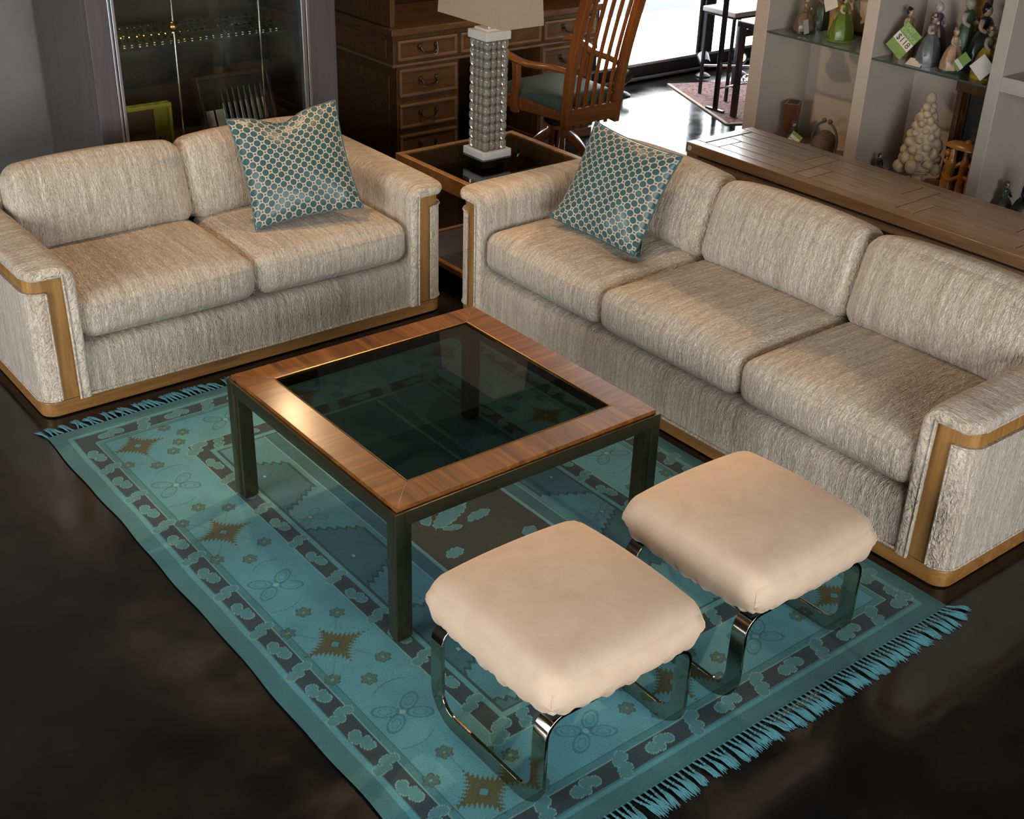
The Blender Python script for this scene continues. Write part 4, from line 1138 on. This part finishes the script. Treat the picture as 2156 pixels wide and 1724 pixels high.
# ------------------------------------------------------------------ pedestal desk with gallery
def make_desk():
    DW = wood('desk_walnut', (.20, .098, .036), (.115, .050, .017), 'x', .35, .25); DZ = wood('desk_walnut_upright', (.17, .080, .028), (.095, .042, .014), 'z', .38, .2)
    DT = wood('desk_moulding', (.30, .175, .095), (.20, .11, .055), 'x', .28, .35)
    HB = plain('antique_brass_pull', (.18, .14, .09), .3, .9)
    t = thing('pedestal_desk', 'dark wooden pedestal desk with brass-handled drawers behind the armchair', 'desk', (2.18, 2.40, 0))
    W, D, H = 1.42, .72, .775
    def pull(p, cx, cz):
        for s_ in (-1, 1):
            MB().lathe([(.0, 0), (.016, 0), (.013, .006), (.005, .009)], 12).xf(Matrix.Translation((cx+s_*.052, -.012, cz+.012)) @ Matrix.Rotation(PI/2, 4, 'X')).build('rosette', HB, p, smooth=True)
        MB().tube(smoothpath([(cx-.052, -.020, cz+.010), (cx-.040, -.028, cz-.014), (cx-.02, -.032, cz-.020), (cx+.02, -.032, cz-.020), (cx+.040, -.028, cz-.014), (cx+.052, -.020, cz+.010)], 5), .0042, 8).build('handle', HB, p, smooth=True)
    def drawer(x0, x1, z0, z1, handle=True, shift=0):
        d = bx('drawer', DW, t, x0+.016, x1-.016, -.006, .02, z0+.016, z1-.016, .001)
        m = .018
        for a in ((x0, x1, z1-m, z1), (x0, x1, z0, z0+m)): bx('moulding', DT, d, a[0], a[1], -.016, .004, a[2], a[3], .006, 3)
        for a in ((x0, x0+m, z0+m*.7, z1-m*.7), (x1-m, x1, z0+m*.7, z1-m*.7)): bx('moulding', DT, d, a[0], a[1], -.014, .004, a[2], a[3], .005, 2)
        if handle: pull(d, (x0+x1)/2, (z0+z1)/2)
        return d
    for px0, px1 in ((.02, .425), (W-.425, W-.02)):
        bx('pedestal', DZ, t, px0, px1, .0, D-.02, .05, .575, .004); bx('plinth', DW, t, px0-.012, px1+.012, -.012, D, 0, .055, .005)
        for i, (za, zb) in enumerate(((.415, .562), (.245, .378), (.085, .212))): drawer(px0+.012, px1-.018, za, zb)
        for yy in (.10,): bx('side_panel', DW, t, px0-.004 if px0 < .5 else px1-.002, px0+.002 if px0 < .5 else px1+.004, .07, D-.09, .10, .52, .002)
    bx('frieze', DZ, t, .0, W, .0, D, .585, .735, .003); bx('frieze_bead', DT, t, -.006, W+.006, -.008, D, .574, .590, .005)
    drawer(.025, .405, .605, .712); drawer(.430, W-.430, .605, .712, True); drawer(W-.405, W-.025, .605, .712)
    bx('side_panel', DW, t, -.004, .001, .06, D-.08, .61, .71, .002)
    bx('desktop', DW, t, -.025, W+.025, -.03, D+.01, .737, H, .008, 3)
    bx('modesty_panel', DZ, t, .43, W-.43, D-.05, D-.03, .10, .58, bevel=0)
    # roll-top gallery: curved side boards, back and pigeon-hole drawers
    for sx in (.0, W-.03):
        prof = [(.02, H), (D-.02, H), (D-.02, H+.50), (.40, H+.50)]+[(.40-.38*math.sin(math.radians(a)), H+.14+.36*math.cos(math.radians(a))) for a in range(10, 91, 10)]
        mb = MB(); mb.prism([(a, b) for a, b in prof], 0, .03); mb.xf(Matrix.Translation((sx, 0, 0)) @ Matrix(((0,0,1,0),(1,0,0,0),(0,1,0,0),(0,0,0,1))))
        mb.build('gallery_side', DZ, t, bevel=.004)
    bx('gallery_back', DZ, t, .03, W-.03, D-.05, D-.02, H, H+.50, bevel=0); bx('gallery_top', DW, t, -.01, W+.01, .38, D, H+.50, H+.53, .004)
    bx('gallery_shelf', DW, t, .03, W-.03, .42, D-.05, H+.115, H+.13, .002)
    for k in range(4):
        xa = .05+k*(W-.10)/4; d = bx('small_drawer', DW, t, xa, xa+(W-.10)/4-.012, .415, .60, H+.13, H+.22, .003); bx('moulding', DT, d, xa+.01, xa+(W-.10)/4-.022, .408, .418, H+.135, H+.147, .003)
    # string tag on the top drawer pull
    MB().tube(smoothpath([(.255, -.035, .690), (.258, -.04, .65), (.250, -.04, .628), (.228, -.042, .634)], 5), .002, 6).build('string', plain('white_string', (.5, .42, .35), .8), t, smooth=True)
make_desk()

# ------------------------------------------------------------------ swivel armchair
def make_chair():
    CH = wood('cherry_chair', (.30, .095, .022), (.20, .055, .013), 'z', .25, .5); CHX = wood('cherry_chair_rail', (.31, .105, .026), (.20, .06, .014), 'x', .25, .5); CHY = wood('cherry_chair_arm', (.33, .12, .03), (.22, .07, .016), 'y', .22, .6)
    SEAT = plain('sage_green_vinyl', (.075, .098, .075), .62, spec=.3, vary=.06)
    t = thing('swivel_armchair', 'slat-backed cherry wood swivel armchair with green seat', 'chair', (2.865, 1.86, 0))
    yb = -.265
    # seat frame (slightly wider at the front)
    MB().hexa([(-.165,yb,.395),(.165,yb,.395),(.235,.23,.395),(-.235,.23,.395)], [(-.165,yb,.465),(.165,yb,.465),(.235,.23,.465),(-.235,.23,.465)]).build('seat_frame', CHX, t, bevel=.008, seg=3)
    m4 = Matrix.Translation((0, -.01, .478))
    def post(p, x, y, z): p.x *= .84+.16*(y+1)/2; return p
    mb, _ = cushion(.43, .45, .085, .035, .022, 0, (10, 10, 2), m4, post); mb.build('seat_pad', SEAT, t, smooth=True)
    # back posts and slats, raked and slightly curved
    def post_at(x0, x1, w, d, nm):
        ys = [yb+.005, yb-.002, yb-.03, yb-.085, yb-.15]; zs = [.365, .50, .70, .92, 1.14]
        fr = []
        for k, (y, z) in enumerate(zip(ys, zs)): fr.append(((x0+(x1-x0)*k/4, y, z), (1,0,0), (0,1,0)))
        P = smoothpath([f[0] for f in fr], 4)
        MB().bar([(p, (1,0,0), (0,1,.1)) for p in P], w, d).build(nm, CH, t, bevel=.004, seg=2, ang=50)
    post_at(-.172, -.185, .036, .050, 'back_post'); post_at(.160, .185, .036, .050, 'back_post')
    for k in range(5): post_at(-.108+.052*k, -.115+.060*k, .022, .012, 'back_slat')
    bx('lower_rail', CHX, t, -.160, .150, yb-.02, yb+.012, .385, .470, .004)
    bx('top_rail', CHX, t, -.185, .185, yb-.165, yb-.135, 1.075, 1.16, .008)
    # curved arms with front supports
    for s_ in (-1, 1):
        P = smoothpath([(s_*.172, yb-.01, .655), (s_*.20, yb+.10, .662), (s_*.235, .0, .655), (s_*.255, .11, .675), (s_*.245, .20, .690), (s_*.225, .245, .682)], 6)
        mb = MB(); rings = []
        n = len(P)
        for i, p in enumerate(P):
            q = i/(n-1); w = .018+.012*math.sin(PI*min(1, q*1.05)); h = .014+.003*math.sin(PI*q)
            if i == n-1: w *= .5; h *= .6
            tdir = (P[min(i+1, n-1)]-P[max(i-1, 0)]).normalized(); sd = tdir.cross(Vector((0,0,1))).normalized(); up = sd.cross(tdir)
            rings.append([p+sd*w*math.cos(a)+up*h*math.sin(a) for a in [2*PI*k/10 for k in range(10)]])
        mb.loft(rings).build('arm', CHY, t, smooth=True)
        Q = smoothpath([(s_*.228, .085, .385), (s_*.232, .09, .46), (s_*.238, .065, .55), (s_*.240, .07, .655)], 5)
        MB().bar([(p, (0,1,0), (1,0,0)) for p in Q], .042, .030).build('arm_support', CH, t, bevel=.004, seg=2, ang=50)
    # swivel base
    MB().lathe([(.055, .31), (.075, .325), (.075, .365), (.09, .395)], 16).build('swivel_hub', BLACK, t, smooth=True)
    MB().lathe([(.045, .16), (.042, .31)], 14).build('column', CH, t, smooth=True)
    for k in range(4):
        a = PI/4+k*PI/2
        P = smoothpath([(.03*math.cos(a), .03*math.sin(a), .27), (.11*math.cos(a), .11*math.sin(a), .21), (.20*math.cos(a), .20*math.sin(a), .10), (.29*math.cos(a), .29*math.sin(a), .055)], 6)
        lg = MB().bar([(p, (-math.sin(a), math.cos(a), 0), (math.cos(a)*.5, math.sin(a)*.5, 1)) for p in P], .040, .045).build('base_leg', CH, t, bevel=.006, seg=2, ang=50)
        MB().tube([p+Vector((0,0,.026)) for p in P[2:]], .010, 8).build('metal_strip', CHROME, lg, smooth=True)
        MB().ball((.285*math.cos(a), .285*math.sin(a), .025), .025, 10, 8).build('castor', BLACK, lg, smooth=True)
make_chair()

# ------------------------------------------------------------------ glass display cabinet behind the loveseat
def make_cabinet():
    LAM = wood('taupe_laminate', (.095, .078, .074), (.070, .057, .055), 'z', .4, .1, .8); INN = wood('dark_cabinet_back', (.036, .030, .026), (.026, .022, .019), 'z', .5, .0, .8)
    x0, x1, y0, y1, H = .362, 1.462, 1.755, 2.36, 1.62
    t = thing('display_cabinet', 'taupe laminate display cabinet with glass doors behind the loveseat', 'cabinet', (x0, y0, 0))
    W, D = x1-x0, y1-y0
    pl, pr_ = .085, .128
    bx('post', LAM, t, 0, pl, 0, .05, 0, H, .002); bx('post', LAM, t, W-pr_, W, 0, .05, 0, H, .002)
    bx('side', LAM, t, 0, .022, .05, D, 0, H, .001); bx('side', LAM, t, W-.022, W, .05, D, 0, H, .001); bx('back', INN, t, .022, W-.022, D-.02, D, 0, H, bevel=0)
    bx('floor_board', INN, t, .022, W-.022, .012, D-.02, .40, .43, bevel=0); bx('kick_panel', LAM, t, pl, W-pr_, .01, .03, 0, .43, bevel=0); bx('top', LAM, t, 0, W, 0, D, H, H+.04, .002)
    for xa, xb in ((pl, pl+.010), (pl+.014, pl+.028), (W-pr_-.040, W-pr_-.020), (W-pr_-.016, W-pr_)):
        bx('aluminium_track', ALU, t, xa, xb, -.003, .03, .42, H, .002)
    gl = glass('cabinet_glass', (.95, .96, .93), ior=1.28)
    xm = pl+.03+(W-pr_-pl-.07)*.52
    bx('glass_door', gl, t, pl+.028, xm+.02, .012, .018, .432, H-.01, bevel=0); bx('glass_door', gl, t, xm-.02, W-pr_-.04, .022, .028, .432, H-.01, bevel=0)
    gs = glass('cabinet_shelf_glass', (.80, .84, .74))
    bx('glass_shelf', gs, t, .10, W-.16, .10, D-.10, .955, .963, bevel=0); bx('glass_edge', plain('dark_glass_edge', (.02, .03, .03), .2), t, .10, W-.16, .096, .10, .954, .964, bevel=0)
    bx('glass_shelf', gs, t, .10, W-.16, .10, D-.10, 1.45, 1.458, bevel=0)
    for xr in (.385, .775):
        MB().tube([(xr, .085, .43), (xr, .085, H)], .0045, 8).build('hanging_rod', CHROME, t, smooth=True)
    MB().ball((.385, .085, 1.035), .022, 14, 10).build('rod_knob', BRASS, t, smooth=True)
    l = bpy.data.lights.new('cabinet_lamp', 'SPOT'); l.energy = 26; l.color = (1, .80, .38); l.spot_size = math.radians(58); l.spot_blend = .8; l.shadow_soft_size = .03
    lo = bpy.data.objects.new('cabinet_lamp', l); COL.objects.link(lo); lo.parent = t; lo.location = (.27, .20, H-.10); lo.rotation_euler = (.12, .03, 0)
    MB().lathe([(.03, H-.03), (.035, H-.045), (.028, H-.075)], 14, c=(.27, .20)).build('lamp_cup', ALU, t, smooth=True)
    # flatware laid out on the glass shelf
    GOLD = plain('gilt_flatware', (.60, .45, .17), .22, 1.0, vary=.1); SIL = plain('silver_flatware', (.55, .53, .48), .2, 1.0, vary=.1)
    def spoon(mat):
        mb = MB()
        mb.bar([((0,-.075,.004),(1,0,0),(0,0,1)), ((0,-.05,.006),(1,0,0),(0,0,1)), ((0,.02,.010),(1,0,0),(0,0,1)), ((0,.045,.008),(1,0,0),(0,0,1))], .008, .003)
        mb.ball((0, .062, .010), .017, 10, 6, .8, 1.25, .35)
        return mb.mesh('flatware', mat, smooth=True)
    ms = [spoon(GOLD), spoon(GOLD), spoon(SIL)]
    rng = random.Random(5); k = 0
    for i in range(24):
        for j in range(2):
            x = x0+.145+.033*i; y = y0+.205+.175*j+rng.uniform(-.004, .004)
            if x > x1-.19: continue
            gilt = i < 13
            o = link('spoon', ms[0 if gilt else 2], None, (x, y, .9635), (0, 0, -.30+rng.uniform(-.04, .04)))
            tag(o, ('gilt' if gilt else 'silver')+' spoon in the '+('front' if j == 0 else 'rear')+' row on the cabinet\'s glass shelf', 'spoon', ('gilt' if gilt else 'silver')+' spoons in the '+('front' if j == 0 else 'rear')+' row of the cabinet shelf')
make_cabinet()
# yellow framed box and the knife case inside the cabinet
YEL = plain('yellow_lacquer', (.30, .26, .022), .45, vary=.1); YELD = plain('yellow_green_panel', (.22, .21, .010), .5, vary=.1)
yb_ = thing('yellow_box', 'yellow-framed wooden box with brass handle in the display cabinet', 'box', (.515, 1.92, .4305))
for a in ((0, .225, 0, .045, .258, .275), (0, .225, 0, .045, 0, .016), (0, .012, 0, .045, .016, .258), (.212, .225, 0, .045, .016, .258)): bx('frame', YEL, yb_, *a, .003)
bx('drawer_front', wood('box_brown_wood', (.085, .045, .02), (.05, .026, .012), 'x', .4), yb_, .012, .150, .02, .04, .016, .256, .002); bx('side_panel', YELD, yb_, .152, .212, .025, .04, .016, .258, .001)
MB().tube(smoothpath([(.03, .02, .10), (.034, .0, .102), (.055, -.008, .104), (.10, -.008, .106), (.115, 0, .107), (.118, .02, .107)], 4), .005, 8).build('handle', BRASS, yb_, smooth=True)
MB().tube([(.035, .012, .07), (.12, .012, .075)], .004, 8).build('lower_handle', BRASS, yb_, smooth=True)
for i in range(2):
    for j in range(2): MB().lathe([(.0, 0), (.008, 0), (.006, .003)], 10).xf(Matrix.Translation((.170+.022*i, .0245, .085+.04*j)) @ Matrix.Rotation(PI/2, 4, 'X')).build('dark_stud', BLACK, yb_, smooth=True)
kc = thing('knife_case', 'open black knife case propped up in the display cabinet', 'case', (.885, 1.86, .4465)); kc.rotation_euler = (-.30, 0, .06)
KB = plain('black_velvet_lining', (.010, .010, .010), .9); KF = plain('black_case_frame', (.016, .013, .012), .35)
bx('back', KB, kc, 0, .36, .03, .05, .01, .345, bevel=0)
for a in ((0, .36, 0, .05, .335, .352), (0, .36, 0, .05, 0, .014), (0, .014, 0, .05, .014, .335), (.346, .36, 0, .05, .014, .335)): bx('frame', KF, kc, *a, .002)
bx('divider', KB, kc, .012, .348, .018, .03, .10, .13, bevel=0)
kmat = Matrix.Translation((.885, 1.86, .4465)) @ (Matrix.Rotation(.06, 4, 'Z') @ Matrix.Rotation(-.30, 4, 'X'))
KH = plain('knife_handle', (.30, .28, .25), .3, .6); KBL = plain('knife_blade', (.22, .22, .23), .25, .9)
def make_knife():
    t = bpy.data.objects.new('knife', None); COL.objects.link(t)
    MB().hexa([(-.008,-.004,0),(.008,-.004,0),(.008,.004,0),(-.008,.004,0)], [(-.006,-.003,.095),(.006,-.003,.095),(.006,.003,.095),(-.006,.003,.095)]).build('handle', KH, t, bevel=.002)
    MB().hexa([(-.006,-.0015,.095),(.006,-.0015,.095),(.006,.0015,.095),(-.006,.0015,.095)], [(-.002,-.001,.155),(.003,-.001,.155),(.003,.001,.155),(-.002,.001,.155)]).build('blade', KBL, t, bevel=.0004, seg=1)
    return t
kn0 = make_knife()
for k in range(8):
    kn = kn0 if k == 0 else copytree(kn0)
    kn.location = kmat @ Vector((.117+.0285*k, .022, .135)); kn.rotation_euler = kc.rotation_euler
    tag(kn, 'silver knife in the row of eight in the black case', 'knife', 'knives in the black case')
for k, (lb, xx, rz_) in enumerate((('small white card at the left end of the knife case', .018, 0), ('small white card next to the first knife', .068, .0))):
    c_ = thing('info_card', lb, 'card', kmat @ Vector((xx+.022, .020, .128))); c_.rotation_euler = kc.rotation_euler
    bx('card', CARD, c_, -.020, .020, 0, .002, 0, .078, bevel=0)
    for q in range(4): bx('print_line', PALEINK, c_, -.014, .014-.004*(q % 2), -.0006, 0, .062-.011*q, .064-.011*q, bevel=0)
    if k == 0: bx('red_strip', plain('red_strip', (.25, .05, .06), .6), c_, -.018, .018, -.0006, 0, .002, .010, bevel=0)

# ------------------------------------------------------------------ things by the storefront window
def make_small_rug():
    u = Vector((.404, .94, 0)).normalized(); v = Vector((u.y, -u.x, 0)); o0 = Vector((4.476, 2.10, 0)); Lu, Lv = 1.02, 1.7
    t = thing('patterned_rug', 'faded pink and purple patterned rug by the storefront window', 'rug', o0, math.atan2(v.y, v.x))
    m, nt, out = newmat('faded_rug_pile'); b = bsdf(nt, out, (.3, .2, .2), .95, 0, .1)
    c = coords(nt); vo = N(nt, 'ShaderNodeTexVoronoi'); vo.inputs['Scale'].default_value = 16; n = N(nt, 'ShaderNodeTexNoise'); n.inputs['Scale'].default_value = 13; n.inputs['Detail'].default_value = 5; n.inputs['Distortion'].default_value = 3
    nt.links.new(c, n.inputs['Vector'])
    r = ramp(nt, [(.32, (.035, .03, .045)), (.43, (.15, .075, .065)), (.50, (.27, .15, .11)), (.57, (.10, .08, .13)), (.68, (.28, .21, .19))]); nt.links.new(n.outputs['Fac'], r.inputs[0]); nt.links.new(r.outputs[0], b.inputs['Base Color'])
    bx('pile', m, t, 0, Lv, 0, Lu, .0005, .008, .002)
    m2 = plain('rug_edge_cream', (.40, .33, .26), .95); bx('edge_binding', m2, t, -.006, .014, 0, Lu, .0008, .0095, .002); bx('edge_binding', m2, t, 0, Lv, -.006, .012, .0008, .0095, .002)
make_small_rug()
STEEL = plain('dark_steel', (.05, .05, .055), .3, .9); PALE = plain('pale_table_top', (.55, .50, .45), .5)
def make_tall_table():
    t = thing('tall_metal_table', 'tall slim dark metal trestle table standing on the patterned rug', 'table', (4.64, 2.36, .0095))
    for x in (0, .42):
        bx('leg', STEEL, t, x-.013, x+.013, -.013, .013, .012, 1.05, .002); bx('foot', STEEL, t, x-.013, x+.013, -.075, .075, 0, .012, .002)
    MB().tube([(.0, 0, .14), (.42, 0, .14)], .007, 8).build('stretcher', CHROME, t, smooth=True)
    bx('top', STEEL, t, -.05, .47, -.09, .09, 1.05, 1.075, .003)
make_tall_table()
def make_low_table():
    t = thing('pale_top_table', 'low table with pale slab top and thin black legs at the window', 'table', (4.86, 2.46, .0095))
    bx('top', PALE, t, -.01, .36, .0, .29, .545, .575, .004); bx('under_frame', STEEL, t, .0, .35, .01, .28, .53, .545, .002)
    for x in (.008, .33):
        for y in (.02, .26): bx('leg', STEEL, t, x-.009, x+.009, y-.009, y+.009, 0, .53, .001)
    MB().tube([(.008, .26, .19), (.33, .02, .19)], .007, 8).build('stretcher', CHROME, t, smooth=True)
make_low_table()
def make_stool():
    t = thing('bar_stool', 'dark wooden stool with chrome foot ring beside the white shelving', 'stool', (4.78, 2.06, .0095))
    DKW = wood('dark_stool_wood', (.045, .022, .014), (.025, .012, .008), 'z', .4)
    for x in (-.15, .15):
        for y in (-.13, .13): bx('leg', DKW, t, x-.017, x+.017, y-.017, y+.017, 0, .56, .003)
    bx('seat', DKW, t, -.18, .18, -.16, .16, .56, .60, .01)
    bx('rail', DKW, t, -.15, .15, -.142, -.118, .50, .545, .002); bx('rail', DKW, t, -.15, .15, .118, .142, .50, .545, .002)
    MB().tube([(.17*math.cos(a), .15*math.sin(a), .245) for a in [2*PI*k/28 for k in range(28)]], .010, 8, closed=True).build('foot_ring', CHROME, t, smooth=True)
make_stool()
BULB = emis('warm_bulb', (1, .62, .25), 12)
def make_uplight(label, x, y, rz, lit):
    t = thing('floor_spotlight', label, 'spotlight', (x, y, 0), rz, None)
    MB().lathe([(.055, 0), (.055, .008), (.035, .022), (.012, .03)], 16).build('base', BLACK, t, smooth=True)
    MB().tube([(0, 0, .02), (0, 0, .075)], .008, 8).build('stem', BLACK, t, smooth=True)
    R4 = Matrix.Translation((0, 0, .115)) @ Matrix.Rotation(math.radians(68), 4, 'Y')
    MB().lathe([(.02, -.05), (.038, -.045), (.042, .05), (.036, .05), (.034, .0)], 16).xf(R4).build('head', BLACK, t, smooth=True)
    if lit: MB().ball((0, 0, .042), .030, 12, 8, 1, 1, .5).xf(R4).build('bulb', BULB, t, smooth=True)
make_uplight('black floor spotlight nearest the armchair', 4.40, 2.985, .2, False)
make_uplight('unlit black floor spotlight in front of the window mullion', 5.27, 3.08, 1.0, False)
make_uplight('lit black floor spotlight glowing warm by the window', 5.54, 2.97, -2.43, True)
